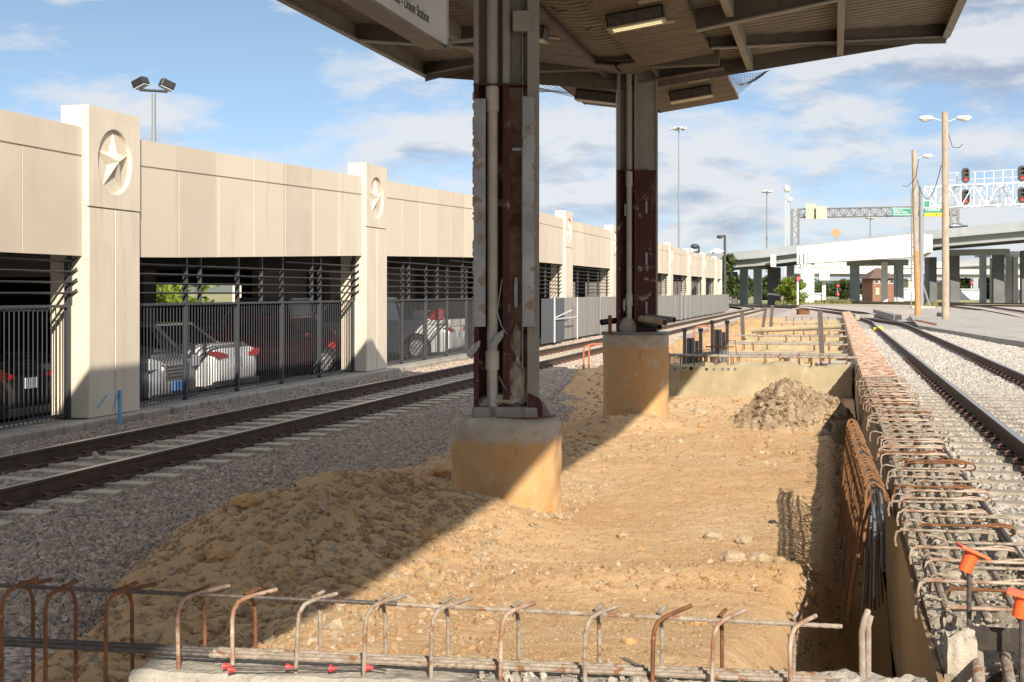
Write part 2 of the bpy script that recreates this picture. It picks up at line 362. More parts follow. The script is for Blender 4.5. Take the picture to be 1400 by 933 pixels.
def dirt_mat():
    n = NT('excavated tan soil')
    a = n.ramp(n.noise(.55, 7, .6), .36, .66); c = n.mix(a, (.47,.30,.15), (.52,.37,.215))
    g = n.N.new('ShaderNodeNewGeometry'); sx = n.N.new('ShaderNodeSeparateXYZ'); n.L.new(g.outputs['Position'], sx.inputs[0])
    far = n.ramp(n.math('DIVIDE', sx.outputs[1], 100), .24, .34); c = n.mix(n.math('MULTIPLY', far, .75), c, (.50,.285,.12))
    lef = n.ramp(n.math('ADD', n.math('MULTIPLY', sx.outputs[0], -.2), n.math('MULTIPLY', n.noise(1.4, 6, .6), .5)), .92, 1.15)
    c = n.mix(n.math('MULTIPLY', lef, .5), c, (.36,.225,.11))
    c = n.mix(n.ramp(n.noise(6, 8, .7, None, 3), .52, .68), c, (.43,.27,.13))
    c = n.mix(n.ramp(n.noise(26, 6, .7, None, 5), .60, .68), c, (.53,.43,.31))
    c = n.mix(n.ramp(n.noise(40, 5, .7, None, 8), .62, .70), c, (.28,.18,.10)); n.color(c)
    v = n.vor(34, out='Distance'); h = n.math('ADD', n.math('MULTIPLY', n.ramp(v, 0, .6, (1,1,1), (0,0,0)), .35), n.noise(24, 9, .75))
    n.bump(h, .8, .014); return n.fin(.96, 0, .15)
mt['dirt'] = dirt_mat()
def stone_mat(name, cols, rough=.85):
    n = NT(name); oi = n.N.new('ShaderNodeObjectInfo'); r = n.N.new('ShaderNodeValToRGB'); r.color_ramp.interpolation = 'CONSTANT'
    e = r.color_ramp.elements
    for i, c in enumerate(cols):
        k = e[i] if i < 2 else e.new(i/len(cols))
        k.position = i/len(cols); k.color = (*c, 1)
    n.L.new(oi.outputs['Random'], r.inputs[0]); n.color(n.mix(n.ramp(n.noise(3, 5, .6), .35, .7), r.outputs[0], tuple(sum(c[i] for c in cols)/len(cols)*.8 for i in range(3))))
    n.bump(n.noise(7, 5, .7), .5, .1); return n.fin(rough, 0, .3)
mt['st_l'] = stone_mat('ballast stones pink and grey', ((.47,.33,.25),(.31,.28,.245),(.50,.385,.295),(.21,.19,.17),(.54,.40,.30),(.38,.325,.275),(.62,.53,.43)))
mt['st_r'] = stone_mat('ballast stones limestone', ((.49,.455,.405),(.39,.36,.32),(.58,.545,.49),(.30,.275,.245),(.50,.45,.385)))
mt['st_d'] = stone_mat('soil clods and pebbles', ((.43,.275,.145),(.38,.22,.10),(.48,.36,.23),(.36,.22,.12),(.54,.45,.33),(.43,.26,.115),(.45,.29,.15),(.41,.25,.12)), .95)
mt['st_g'] = stone_mat('brown grey lumps', ((.35,.26,.165),(.28,.20,.12),(.41,.32,.22),(.25,.18,.11)), .95)
mt['st_h'] = stone_mat('brown mound stones', ((.44,.32,.19),(.38,.265,.15),(.50,.41,.29),(.40,.25,.12),(.46,.36,.24)), .95)
mt['st_m'] = stone_mat('mortar crumbs', ((.50,.45,.38),(.42,.37,.30),(.56,.52,.45),(.35,.30,.24)), .95)

def scatter(name, base, mat, dens, smin, smax, seed, squash=.62, label=None, cat=None, power=1.0, emb=0.0):
    """stones as geometry-node instances over the faces of base"""
    me = base.data; o = bpy.data.objects.new(name, me); C.objects.link(o); o.location = base.location
    g = bpy.data.node_groups.new(name+'_nodes', 'GeometryNodeTree')
    g.interface.new_socket('Geometry', in_out='INPUT', socket_type='NodeSocketGeometry'); g.interface.new_socket('Geometry', in_out='OUTPUT', socket_type='NodeSocketGeometry')
    N = g.nodes; L = g.links; gi = N.new('NodeGroupInput'); go = N.new('NodeGroupOutput')
    d = N.new('GeometryNodeDistributePointsOnFaces'); d.inputs['Density'].default_value = dens; d.inputs['Seed'].default_value = seed; L.new(gi.outputs[0], d.inputs['Mesh'])
    join = N.new('GeometryNodeJoinGeometry')
    for k in range(4):
        ico = N.new('GeometryNodeMeshIcoSphere'); ico.inputs['Radius'].default_value = .5; ico.inputs['Subdivisions'].default_value = 2 if smax > .06 else 1+(k % 2)
        nz = N.new('ShaderNodeTexNoise'); nz.noise_dimensions = '4D'; nz.inputs['Scale'].default_value = 1.9; nz.inputs['Detail'].default_value = 1; nz.inputs['W'].default_value = k*3.7+seed
        sb = N.new('ShaderNodeVectorMath'); sb.operation = 'SUBTRACT'; sb.inputs[1].default_value = (.5,.5,.5); L.new(nz.outputs['Color'], sb.inputs[0])
        ml = N.new('ShaderNodeVectorMath'); ml.operation = 'SCALE'; ml.inputs['Scale'].default_value = 1.25; L.new(sb.outputs[0], ml.inputs[0])
        spn = N.new('GeometryNodeSetPosition'); L.new(ico.outputs['Mesh'], spn.inputs['Geometry']); L.new(ml.outputs[0], spn.inputs['Offset'])
        sm = N.new('GeometryNodeSetMaterial'); sm.inputs['Material'].default_value = mat; L.new(spn.outputs[0], sm.inputs[0])
        gti = N.new('GeometryNodeGeometryToInstance'); L.new(sm.outputs[0], gti.inputs[0]); L.new(gti.outputs[0], join.inputs[0])
    iop = N.new('GeometryNodeInstanceOnPoints'); L.new(d.outputs['Points'], iop.inputs['Points']); L.new(join.outputs[0], iop.inputs['Instance'])
    iop.inputs['Pick Instance'].default_value = True
    ri = N.new('FunctionNodeRandomValue'); ri.data_type = 'INT'; ri.inputs[4].default_value = 0; ri.inputs[5].default_value = 3; L.new(ri.outputs[2], iop.inputs['Instance Index'])
    rr = N.new('FunctionNodeRandomValue'); rr.data_type = 'FLOAT_VECTOR'; rr.inputs[1].default_value = (6.28,)*3; rr.inputs['Seed'].default_value = 5; L.new(rr.outputs[0], iop.inputs['Rotation'])
    rv = N.new('FunctionNodeRandomValue'); rv.data_type = 'FLOAT_VECTOR'; rv.inputs[0].default_value = (squash,)*3; rv.inputs[1].default_value = (1.1,)*3; rv.inputs['Seed'].default_value = 9
    rf = N.new('FunctionNodeRandomValue'); rf.data_type = 'FLOAT'; rf.inputs[2].default_value = 0; rf.inputs[3].default_value = 1; rf.inputs['Seed'].default_value = 12
    pw = N.new('ShaderNodeMath'); pw.operation = 'POWER'; pw.inputs[1].default_value = power; L.new(rf.outputs[1], pw.inputs[0])
    mr = N.new('ShaderNodeMapRange'); mr.inputs['To Min'].default_value = smin; mr.inputs['To Max'].default_value = smax; L.new(pw.outputs[0], mr.inputs['Value'])
    sc = N.new('ShaderNodeVectorMath'); sc.operation = 'SCALE'; L.new(rv.outputs[0], sc.inputs[0]); L.new(mr.outputs[0], sc.inputs['Scale']); L.new(sc.outputs[0], iop.inputs['Scale'])
    tail = iop.outputs[0]
    if emb:
        tr = N.new('GeometryNodeTransform'); tr.inputs['Translation'].default_value = (0,0,-emb); L.new(tail, tr.inputs[0]); tail = tr.outputs[0]
    L.new(tail, go.inputs[0]); m = o.modifiers.new('stones', 'NODES'); m.node_group = g
    return tag(o, label, cat, kind='stuff')
def emitter(name, xs, ys, zf, keep=None):   # mesh data only, used by scatter
    o = gridmesh(name, xs, ys, zf, mt['dirt'], None, keep); return o
def drop(o): bpy.data.objects.remove(o)

# far ground: one sheet, lowered under the excavation and the near tracks
def z_ground(x, y):
    near = (1-sstep(60, 78, y))*(1-sstep(9, 14, x)+0)*sstep(-14, -10, x)
    near = np.maximum((1-sstep(60, 78, y))*sstep(-11.2, -10.6, x)*(1-sstep(9, 12, x)), 0)
    return .05-.9*near-.5*(1-near)*(1-sstep(-6, -4, x))*sstep(-45,-38,x)*(1-sstep(240,300,y))+fbm(x*.05, y*.05)*.05*(y > 70)
gx = np.concatenate([np.linspace(-3000,-60,14)[:-1], np.linspace(-60,-14,14)[:-1], np.linspace(-14,14,80), np.linspace(14,60,14)[1:], np.linspace(60,3000,14)[1:]])
gy = np.concatenate([np.linspace(-300,-4,8)[:-1], np.linspace(-4,80,84), np.linspace(80,400,60)[1:], np.linspace(400,6000,20)[1:]])
def far_mat():
    n = NT('yard gravel and dry grass'); v = n.N.new('ShaderNodeTexVoronoi'); v.inputs['Scale'].default_value = 6; n.L.new(n.tc.outputs['Object'], v.inputs['Vector'])
    c = n.mix(n.ramp(n.noise(.09, 6, .6), .42, .6), (.40,.325,.27), (.33,.28,.235)); c = n.mix(n.ramp(n.noise(3, 6, .75), .5, .7), c, (.20,.17,.15)); c = n.mix(n.ramp(n.noise(1.1, 8, .8, None, 5), .48, .6), c, (.43,.38,.32)); c = n.mix(n.ramp(n.noise(4.5, 3, .8, None, 9), .58, .66), c, (.13,.11,.10))
    g = n.N.new('ShaderNodeNewGeometry'); sx = n.N.new('ShaderNodeSeparateXYZ'); n.L.new(g.outputs['Position'], sx.inputs[0])
    dd = n.math('ADD', n.math('DIVIDE', sx.outputs[1], 1000), n.math('MULTIPLY', n.math('SUBTRACT', n.noise(.03, 5), .5), .12))
    c = n.mix(n.ramp(dd, .17, .21), c, n.mix(n.ramp(n.noise(.06, 5), .4, .6), (.30,.26,.13), (.16,.17,.07))); n.color(c); n.bump(n.noise(5, 5, .7), .5, .05); return n.fin(.95, 0, .2)
mt['far'] = far_mat()
g_ = gridmesh('ground', gx, gy, z_ground, mt['far']); tag(g_, kind='structure')
# left ballast bed
XL0, XL1, XC = -8.91, -7.46, -8.185
def bendL(y): return -np.maximum(np.asarray(y, float)-150, 0)**2*.0022
def zl(x, y):
    z = np.interp(x, [-10.4,-9.9,-9.45,-6.95,-6.2,-5.2,-4.2,-3.4], [-.165,-.185,-.235,-.24,-.29,-.36,-.46,-.60])
    return z+fbm(x*1.3, y*1.3, 4)*.035
xsL = np.linspace(-10.35, -3.6, 60); ysL = np.concatenate([np.linspace(2, 40, 200), np.linspace(40, 235, 160)[1:]])
o = gridmesh('left_ballast', xsL, ysL, zl, mt['gravel_l'])
for v in o.data.vertices: v.co.x += float(bendL(v.co.y))
tag(o, kind='structure')
tie_y = [4+.62*i for i in range(0, 330)]
def clear_ties(X, Y):   # emitter faces that do not lie on a tie
    ph = ((Y-4+.31) % .62)-.31
    return ~((np.abs(ph) < .10) & (X > -9.35) & (X < -7.05))
def hide_far(lo, hi): return lambda X, Y: (Y > lo) & (Y < hi)
e = gridmesh('e1', np.arange(-10.3,-4.0,.1), np.arange(7.5,24,.0775), zl, mt['gravel_l'], None, clear_ties)
scatter('ballast_stones', e, mt['st_l'], 780, .028, .068, 1, label='pink and grey crushed ballast stones around the left railway track', cat='ballast stones'); drop(e)
e = gridmesh('e2', np.arange(-10.3,-4.4,.1), np.arange(24,60,.0775), zl, mt['gravel_l'], None, clear_ties)
scatter('ballast_stones', e, mt['st_l'], 260, .04, .085, 2, label='pinkish ballast stones farther along the left railway track', cat='ballast stones'); drop(e)
# right ballast bed
def zr(x, y): return np.interp(x, [.9,1.2,4.5,6,9], [.095,.125,.13,.09,.07])+fbm(x*1.5, y*1.5, 4)*.02
o = gridmesh('right_ballast', np.linspace(.93, 11, 70), np.linspace(2, 80, 300), zr, mt['gravel_r']); tag(o, kind='structure')
def clear_r(X, Y):
    ph = ((Y-4+.305) % .61)-.305
    return ~((np.abs(ph) < .06) & (X > 1.15) & (X < 3.92) & (Y < 21))
e = gridmesh('e3', np.arange(.97,5.2,.1), np.arange(6,26,.07625), zr, mt['gravel_r'], None, clear_r)
scatter('ballast_stones', e, mt['st_r'], 620, .026, .062, 3, label='pale limestone ballast stones beside the rebar beam', cat='ballast stones'); drop(e)
e = gridmesh('e4', np.arange(.97,9,.2), np.arange(26,62,.2), zr, mt['gravel_r'])
scatter('ballast_stones', e, mt['st_r'], 150, .04, .085, 4, label='pale limestone ballast stones farther along the right railway track', cat='ballast stones'); drop(e)
# excavated soil
def z_dirt(x, y):
    z = np.full_like(x, -.32)
    z += .42*np.exp(-(((x+3.75)/1.0)**2+((y-9.7)/1.7)**2))                       # mound in front of the near pedestal
    z += .30*np.exp(-(((x+4.6)/.62)**2+((y-10.9)/1.7)**2))
    z += .24*np.exp(-(((x+3.1)/.75)**2+((y-11.4)/.8)**2))
    z += .12*np.exp(-(((x+5.0)/.6)**2+((y-13.2)/1.2)**2))
    z += .40*np.exp(-((y-5.6)/2.5)**2)*sstep(-3.7, -2.5, x)*(1-sstep(-.55, -.15, x))   # fill against the cross beam
    z += .12*np.exp(-((y-9.6-.35*(x+1))/.55)**2)*sstep(-2.6,-1.8,x)*(1-sstep(-.3,.0,x))
    z -= .42*sstep(-.35, -.02, x)*(1-sstep(8.5, 10.5, y))
    z -= .16*sstep(-.12, .12, x)*(1-sstep(24, 27, y))
    z += .20*np.exp(-(((x+3.2)/.9)**2+((y-21.0)/.8)**2))
    z += sstep(27.4, 28.6, y)*(.30+.10*fbm(x*1.1+3, y*.5, 4))+sstep(40, 60, y)*.10
    z += sstep(27.8, 30, y)*.16*np.exp(-((x+3.6)/1.2)**2)
    z += .012*np.sin(x*9+2*fbm(x*.7,y*.5,3)*6)*sstep(12,13,y)*(1-sstep(19,21,y))*sstep(-2.2,-1.6,x)*vnoise(x*.9,y*.6)
    z += fbm(x*.8, y*.8, 4)*.09*(.5+sstep(-3,-4.2,x))+fbm(x*4, y*4, 4)*.035*(.45+sstep(-2.4,-3.4,x))+fbm(x*14+5, y*14, 3)*.010*(1+2.5*sstep(-2.6,-3.6,x))
    cl = np.clip(vnoise(x*7.5+30, y*7.5)-.56, 0, 1); z += np.abs(fbm(x*5.5+2, y*5.5, 5))*.06*sstep(-2.4,-3.6,x)*(1-sstep(12.5,15,y)); z += cl*.07*(.12+sstep(-2.2,-3.6,x)*(1-sstep(12,14,y)))
    edge = -5.15+fbm(y*.5+3, y*0+2., 4)*.7+.2*np.cos(y*.35)+1.0*(1-sstep(6.2, 9.0, y))-.6*sstep(11,15,y)*(1-sstep(17,20,y))+.7*sstep(18,20,y)*(1-sstep(24,26,y))
    edge = edge-.3*sstep(28,31,y)+.42*np.exp(-((y-8.9)/2.0)**2)
    z -= .75*(1-sstep(-.35, .25, x-edge))
    return z
dx = np.arange(-6.2, .40, .028); dy = np.concatenate([np.arange(4.0, 15, .032), np.arange(15, 28, .06), np.arange(28, 84, .16)])
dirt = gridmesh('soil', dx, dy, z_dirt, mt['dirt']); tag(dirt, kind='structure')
def kd(y0, y1, f=None):
    def k(X, Y): 
        a = (Y > y0) & (Y < y1) & (z_dirt(X, Y) > -.62)
        return a & f(X, Y) if f else a
    return k
e = gridmesh('e5', np.arange(-6, .36, .12), np.arange(5, 16, .12), z_dirt, mt['dirt'], None, kd(5, 16))
scatter('soil_crumbs', e, mt['st_d'], 300, .006, .034, 5, label='crumbs of tan soil and pebbles over the pit floor', cat='soil crumbs', power=2.6, emb=.002); drop(e)
e = gridmesh('e6', np.arange(-6, .36, .12), np.arange(5, 15, .12), z_dirt, mt['dirt'], None, kd(5, 15, lambda X, Y: (X+ .25*(Y-9) < -2.3)|((np.abs(Y-9.6-.35*(X+1)) < .6) & (X < -.2))))
scatter('soil_clods', e, mt['st_d'], 330, .010, .075, 6, label='broken clods of clay on the soil mound', cat='soil clods', power=2.6, emb=.008); drop(e)
e = gridmesh('e7', np.arange(-5.4, .36, .2), np.arange(16, 60, .2), z_dirt, mt['dirt'], None, kd(16, 60))
scatter('soil_crumbs', e, mt['st_d'], 55, .015, .09, 8, label='scattered pebbles on the farther pit floor', cat='soil crumbs', power=2.6, emb=.004); drop(e)
e = gridmesh('e7b', np.arange(-6, -2.4, .12), np.arange(5, 15, .12), z_dirt, mt['dirt'], None, kd(5, 15))
scatter('mound_stones', e, mt['st_h'], 160, .012, .09, 21, label='brown grey stones strewn over the shaded side of the soil mound', cat='stones', power=2.8, emb=.006); drop(e)
e = gridmesh('e7c', np.arange(-3.6, .36, .12), np.arange(6, 20, .12), z_dirt, mt['dirt'], None, kd(6, 20))
scatter('soil_grit', e, mt['st_d'], 900, .004, .018, 23, label='fine pale grit over the flat pit floor', cat='grit', power=2.0); drop(e)
# heap of grey brown rubble by the first cross wall
def z_heap(x, y):
    r = np.sqrt(((x+.66)/1.18)**2+((y-22.3)/1.9)**2)
    z = -.5+.93*np.clip(1-r**1.25, -1, 1)*.98+fbm(x*2.2, y*2.2, 5)*.36*(r < 1.2)+np.clip(vnoise(x*6, y*6)-.5, 0, 1)*.22
    return z
heap = gridmesh('rubble_heap', np.arange(-1.8, .40, .028), np.arange(20.2, 24.6, .04), z_heap, M('brown grey rubble soil', (.35,.26,.165), (.26,.185,.11), 3, .96, 0, .9, 26, .02, spot=((.43,.35,.25), 9, .6)))
tag(heap, 'cone shaped heap of lumpy brown grey soil in front of the first cross wall', 'dirt heap')
e = gridmesh('e8', np.arange(-1.7, .38, .1), np.arange(20.4, 24, .1), z_heap, mt['dirt'], None, lambda X, Y: z_heap(X, Y) > -.3)
scatter('rubble_lumps', e, mt['st_g'], 150, .015, .15, 10, label='lumps of brown grey clay lying on the rubble heap', cat='rubble lumps', power=2.8); drop(e)
e = gridmesh('e8b', np.arange(-1.8, .38, .08), np.arange(20.3, 24, .08), z_heap, mt['dirt'], None, lambda X, Y: z_heap(X, Y) > -.34)
scatter('rubble_crumbs', e, mt['st_g'], 1100, .008, .05, 27, label='crumbs of brown clay covering the rubble heap', cat='rubble crumbs', power=1.8); drop(e)
# single rocks
def rock(px, py, w, label, mat='st_g', z=None, squash=.6):
    # ray meets the soil
    p = None
    for d in np.arange(5, 30, .02):
        q = at(px, py, d=d)
        if q.z <= float(z_dirt(np.array([q.x]), np.array([q.y]))[0]): p = q; break
    if p is None: return
    r = w*p.y/F*.5; rnd = random.Random(px); mb = MB()
    import bmesh
    bm = bmesh.new(); bmesh.ops.create_icosphere(bm, subdivisions=3, radius=1)
    off = rnd.uniform(0, 90)
    from mathutils import noise as mn
    for v in bm.verts:
        k = 1+.35*mn.noise(v.co*1.3+Vector((off,0,0)))+.14*mn.noise(v.co*3.4+Vector((0,off,0)))+.05*mn.noise(v.co*9)
        v.co = Vector((v.co.x*r*k, v.co.y*r*k*.8, v.co.z*r*k*squash))
    bm.verts.index_update(); mb.add([v.co+Vector((p.x, p.y, p.z+r*.25)) for v in bm.verts], [[v.index for v in f.verts] for f in bm.faces]); bm.free()
    o = mb.build('rock', mat, None, False); tag(o, label, 'rock', 'loose rocks on the pit floor')
rk = M('pale tan rock', (.39,.31,.21), (.31,.235,.15), 12, .95, 0, .8, 50, .01); rk2 = M('orange clay rock', (.46,.28,.13), (.38,.22,.09), 12, .95, 0, .8, 50, .01); rk3 = M('black rock', (.03,.03,.032), (.05,.05,.05), 12, .9)
for a in [(976,738,28,'tan rock at the left end of the row of rocks across the pit',rk), (1018,742,24,'pale pitted rock second in the row of rocks across the pit',rk), (1003,768,36,'long flat grey rock lying in front of the pitted one',rk),
          (1040,768,30,'broad tan rock at the right end of the row of rocks',rk), (852,735,16,'small white rock alone left of the row of rocks',rk), (955,568,22,'flat pale rock right of the far pedestal',rk),
          (960,584,12,'small orange rock just below the flat pale one',rk2), (1057,716,11,'black stone on the open pit floor',rk3), (876,752,10,'small orange stone beside the small white rock',rk2),
          (545,720,22,'orange clay rock on top of the sunlit mound',rk2), (585,735,24,'large orange clod below the mound crest',rk2), (1108,815,18,'round orange rock at the edge of the trench',rk2),
          (338,690,40,'big brown clay lump on the shaded edge of the mound',rk2), (300,765,40,'brown clay lump low on the shaded side of the mound',rk2), (605,650,34,'clay lump on the crest beside the near pedestal',rk2),
          (955,855,22,'orange rock behind the hoops near the right end',rk2), (860,880,20,'orange clay rock behind the middle hoops',rk2), (640,716,18,'pale stone on the sunlit mound',rk)]:
    rock(*a[:3], a[3], a[4])
# ================= tracks =================
def rail_mb(pts, h=.185, head=.07):
    mb = MB(); prof = [(-.07,0),(.07,0),(.07,.012),(.012,.03),(.012,.135),(head/2,.15),(head/2,h-.004),(-head/2,h-.004),(-head/2,.15),(-.012,.135),(-.012,.03),(-.07,.012)]
    n = len(prof); vs = []; fs = []
    for i, p in enumerate(pts):
        p = Vector(p); t = (Vector(pts[min(i+1,len(pts)-1)])-Vector(pts[max(i-1,0)])).normalized(); s_ = Vector((t.y, -t.x, 0)).normalized()
        for (a, b) in prof: vs.append(p+s_*a+Vector((0,0,b)))
    for i in range(len(pts)-1):
        for k in range(n): fs.append((i*n+k, (i+1)*n+k, (i+1)*n+(k+1) % n, i*n+(k+1) % n))
    fs.append(tuple(range(n))); fs.append(tuple((len(pts)-1)*n+k for k in range(n-1,-1,-1)))
    mb.add(vs, fs); top = MB(); vs = []
    for i, p in enumerate(pts):
        p = Vector(p); t = (Vector(pts[min(i+1,len(pts)-1)])-Vector(pts[max(i-1,0)])).normalized(); s_ = Vector((t.y, -t.x, 0)).normalized()
        for a, b in ((-head/2+.006,h-.003),(-head/2+.01,h),(head/2-.01,h),(head/2-.006,h-.003)): vs.append(p+s_*a+Vector((0,0,b)))
    top.add(vs, [(i*4+k, (i+1)*4+k, (i+1)*4+k+1, i*4+k+1) for i in range(len(pts)-1) for k in range(3)])
    return mb, top
def add_rail(pts, parent, base=None):
    a, b = rail_mb(pts); r = a.build('rail', mt['rail'], parent); b.build('rail_head', mt['railtop'], r); return r
def tie_mb(x0, x1, y, z, w=.22, h=.16):
    mb = MB(); mb.bev(x0, x1, y-w/2, y+w/2, z-h, z, .015); return mb
def clip_mb(x, y, z):
    mb = MB(); mb.box(x-.16, x+.16, y-.056, y+.056, z-.002, z+.006)
    for s in (-1, 1):
        mb.tube([(x+s*.15,y-.05,z+.015),(x+s*.16,y-.03,z+.05),(x+s*.09,y-.01,z+.06),(x+s*.075,y+.02,z+.035),(x+s*.12,y+.045,z+.05),(x+s*.155,y+.05,z+.015)], .013, 6)
        mb.bev(x+s*.115-.04, x+s*.115+.04, y-.055, y+.055, z, z+.022, .006)
    return mb
tl = thing('railway_track', 'brown railed track on concrete ties running past the parking garage', 'railway track', (XC, 4, -.2))
ysr = list(np.linspace(2, 150, 60))+list(np.linspace(152, 232, 28))
for X in (XL0, XL1): add_rail([(X+float(bendL(y)), y, -.188) for y in ysr], tl)
t0 = tie_mb(XC-1.27, XC+1.27, 4, -.185).build('tie', mt['tie'], tl)
rest = MB()
for i, y in enumerate(tie_y):
    if i == 0 or y < 7.5: continue
    if i < 105: copy_part(t0, tl, (0, y-4, 0)) if i > 5 else None
    elif y < 150: rest.box(XC-1.27, XC+1.27, y-.11, y+.11, -.3, -.186)
bpy.data.objects.remove(t0) if False else None
tag(rest.build('far_ties', mt['tie'], tl), kind='stuff')
k0 = [clip_mb(X, 4, -.186).build('rail_clip', mt['clip'], tl) for X in (XL0, XL1)]
rest = MB()
for i, y in enumerate(tie_y):
    if i == 0 or y < 7.5: continue
    if i <= 52:
        for k in k0: copy_part(k, tl, (0, y-4, 0))
    elif y < 60:
        for X in (XL0, XL1): rest.box(X-.15, X+.15, y-.05, y+.05, -.186, -.14)
tag(rest.build('far_clips', mt['clip'], tl), kind='stuff')
tr = thing('railway_track', 'track with sunlit rails and pale ties on white ballast right of the rebar beam', 'railway track', (2.56, 5, .12))
def bendR(X):
    a = [(X, y, .150) for y in np.linspace(5, 62, 40)]
    c = [(1229,440),(1183,427),(1139,422.6),(1108.6,419.5),(1040,417.5),(985,416)] if X > 2.5 else [(1193,440),(1160,428.8),(1120,423.6),(1090,420.6),(1035,418.6),(985,417.0)]
    return a+[tuple(at(px, py, Z=zz_)-Vector((0,0,.17))) for (px, py), zz_ in zip(c, (.3,.25,.2,.12,-.03,-.1))]
for X in (1.82, 3.31): add_rail(bendR(X), tr)
t0 = tie_mb(1.22, 3.90, 5, .160, .19).build('tie', M('dusty sunlit tie', (.32,.28,.225), (.23,.20,.155), 6, .95, 0, .5, 60, .004, spot=((.16,.135,.105), 9, .58)), tr)
for i in range(1, 30): copy_part(t0, tr, (0, .61*i, 0))
k0 = [clip_mb(X, 5, .160).build('rail_clip', mt['clip'], tr) for X in (1.82, 3.31)]
for i in range(1, 48):
    for k in k0: copy_part(k, tr, (0, .61*i, 0))
# diverging and far tracks
def px_track(name, label, lists, z=.3):
    t = thing(name, label, 'railway track', tuple(at(*lists[0][0], Z=0)))
    for L in lists:
        pts = [at(px, py, Z=z)-Vector((0,0,.185)) for px, py in L]; add_rail([tuple(p) for p in pts], t)
    return t
px_track('railway_track', 'diverging rails crossing into the concrete pad by the wooden poles', [[(1160,428.5),(1200,436),(1237,440),(1285,441.5),(1340,447),(1400,454.5),(1440,460)], [(1180,434),(1240,442.5),(1303,449.5),(1340,455),(1372,460.5)]])
px_track('railway_track', 'dark far track curving in front of the right hand bridge columns', [[(1255,414.6),(1300,417.8),(1340,422.5),(1380,430),(1420,440)], [(1262,413.2),(1310,415.2),(1355,419),(1400,425),(1440,432)]])
px_track('railway_track', 'farthest track running straight across below the bridge', [[(1130,413.2),(1200,414.5),(1280,415.6),(1440,418.5)], [(1120,411.8),(1200,412.6),(1280,413.4),(1440,415.5)]])
# concrete pad with pole bases
mb = MB(); pad = [at(px, py, Z=.30) for px, py in [(1243,431),(1262,424),(1300,423.5),(1345,425),(1460,447),(1460,476),(1372,463.5),(1303,452.5),(1255,445)]]
mb.prism([(p.x, p.y) for p in pad], .02, .298, 'Z'); tag(mb.build('concrete_pad', M('worn concrete pavement', (.34,.31,.265), (.27,.245,.21), 1.5, .9, 0, .4, 12, .02, spot=((.18,.155,.125), .9, .58)), None), kind='structure')
mb = MB(); mb.beam(at(1198,425.5,Z=.3), at(1228,434,Z=.3), .5, .3); tag(mb.build('concrete_curb', mt['conc'], None), 'low grey concrete curb block angled beside the far switch', 'curb block')
mb = MB()
for i in range(14): mb.ball(tuple(at(1252+i*2.1, 438.5+i*.45, Z=.32)), .07, .10, .07, 8, 5)
tag(mb.build('chain_pile', mt['rust'], None), 'rusty row of stacked spring coils beside the rails at the pad', 'rusty coils')
mb = MB(); p = at(1201,448,Z=.3); mb.bev(p.x-.2, p.x+.2, p.y-.2, p.y+.2, .15, .30, .03).bev(p.x-.05, p.x+.15, p.y-.4, p.y+.4, .24, .34, .03)
tag(mb.build('switch_block', mt['yellow'], None), 'yellow derail block clamped on the right track', 'derail')
mb = MB(); p = at(1180,436,Z=.2); mb.bev(p.x-.5,p.x+.6,p.y-1.5,p.y+1.5,.12,.45,.05); tag(mb.build('switch_machine', mt['conc'], None), 'grey low box between the switch rails', 'switch box')
mb = MB(); p = at(1288,433,Z=.3)
mb.bev(p.x-.3,p.x+.3,p.y-.3,p.y+.3,.3,.55,.04).beam((p.x,p.y,.5),(p.x+.5,p.y,.8),.08,.06); tag(mb.build('switch_stand', mt['black'], None), 'black switch stand lever left of the taller wooden pole', 'switch stand')
# white cup lid between the rails
mb = MB(); p = at(130,624,Z=-.10); MM = Matrix.Translation(p) @ Matrix.Rotation(R(-75), 4, 'X') @ Matrix.Rotation(R(20), 4, 'Y')
mb.lathe([(.045,0),(.05,.004),(.058,.01),(.045,.012),(.043,.004),(.036,.004),(.034,.014),(.002,.014)], n=24, M=MM); tag(mb.build('cup_lid', flat('clear white plastic', (.40,.40,.40), .3), None, True), 'round white plastic cup lid lying against the far left rail', 'cup lid')
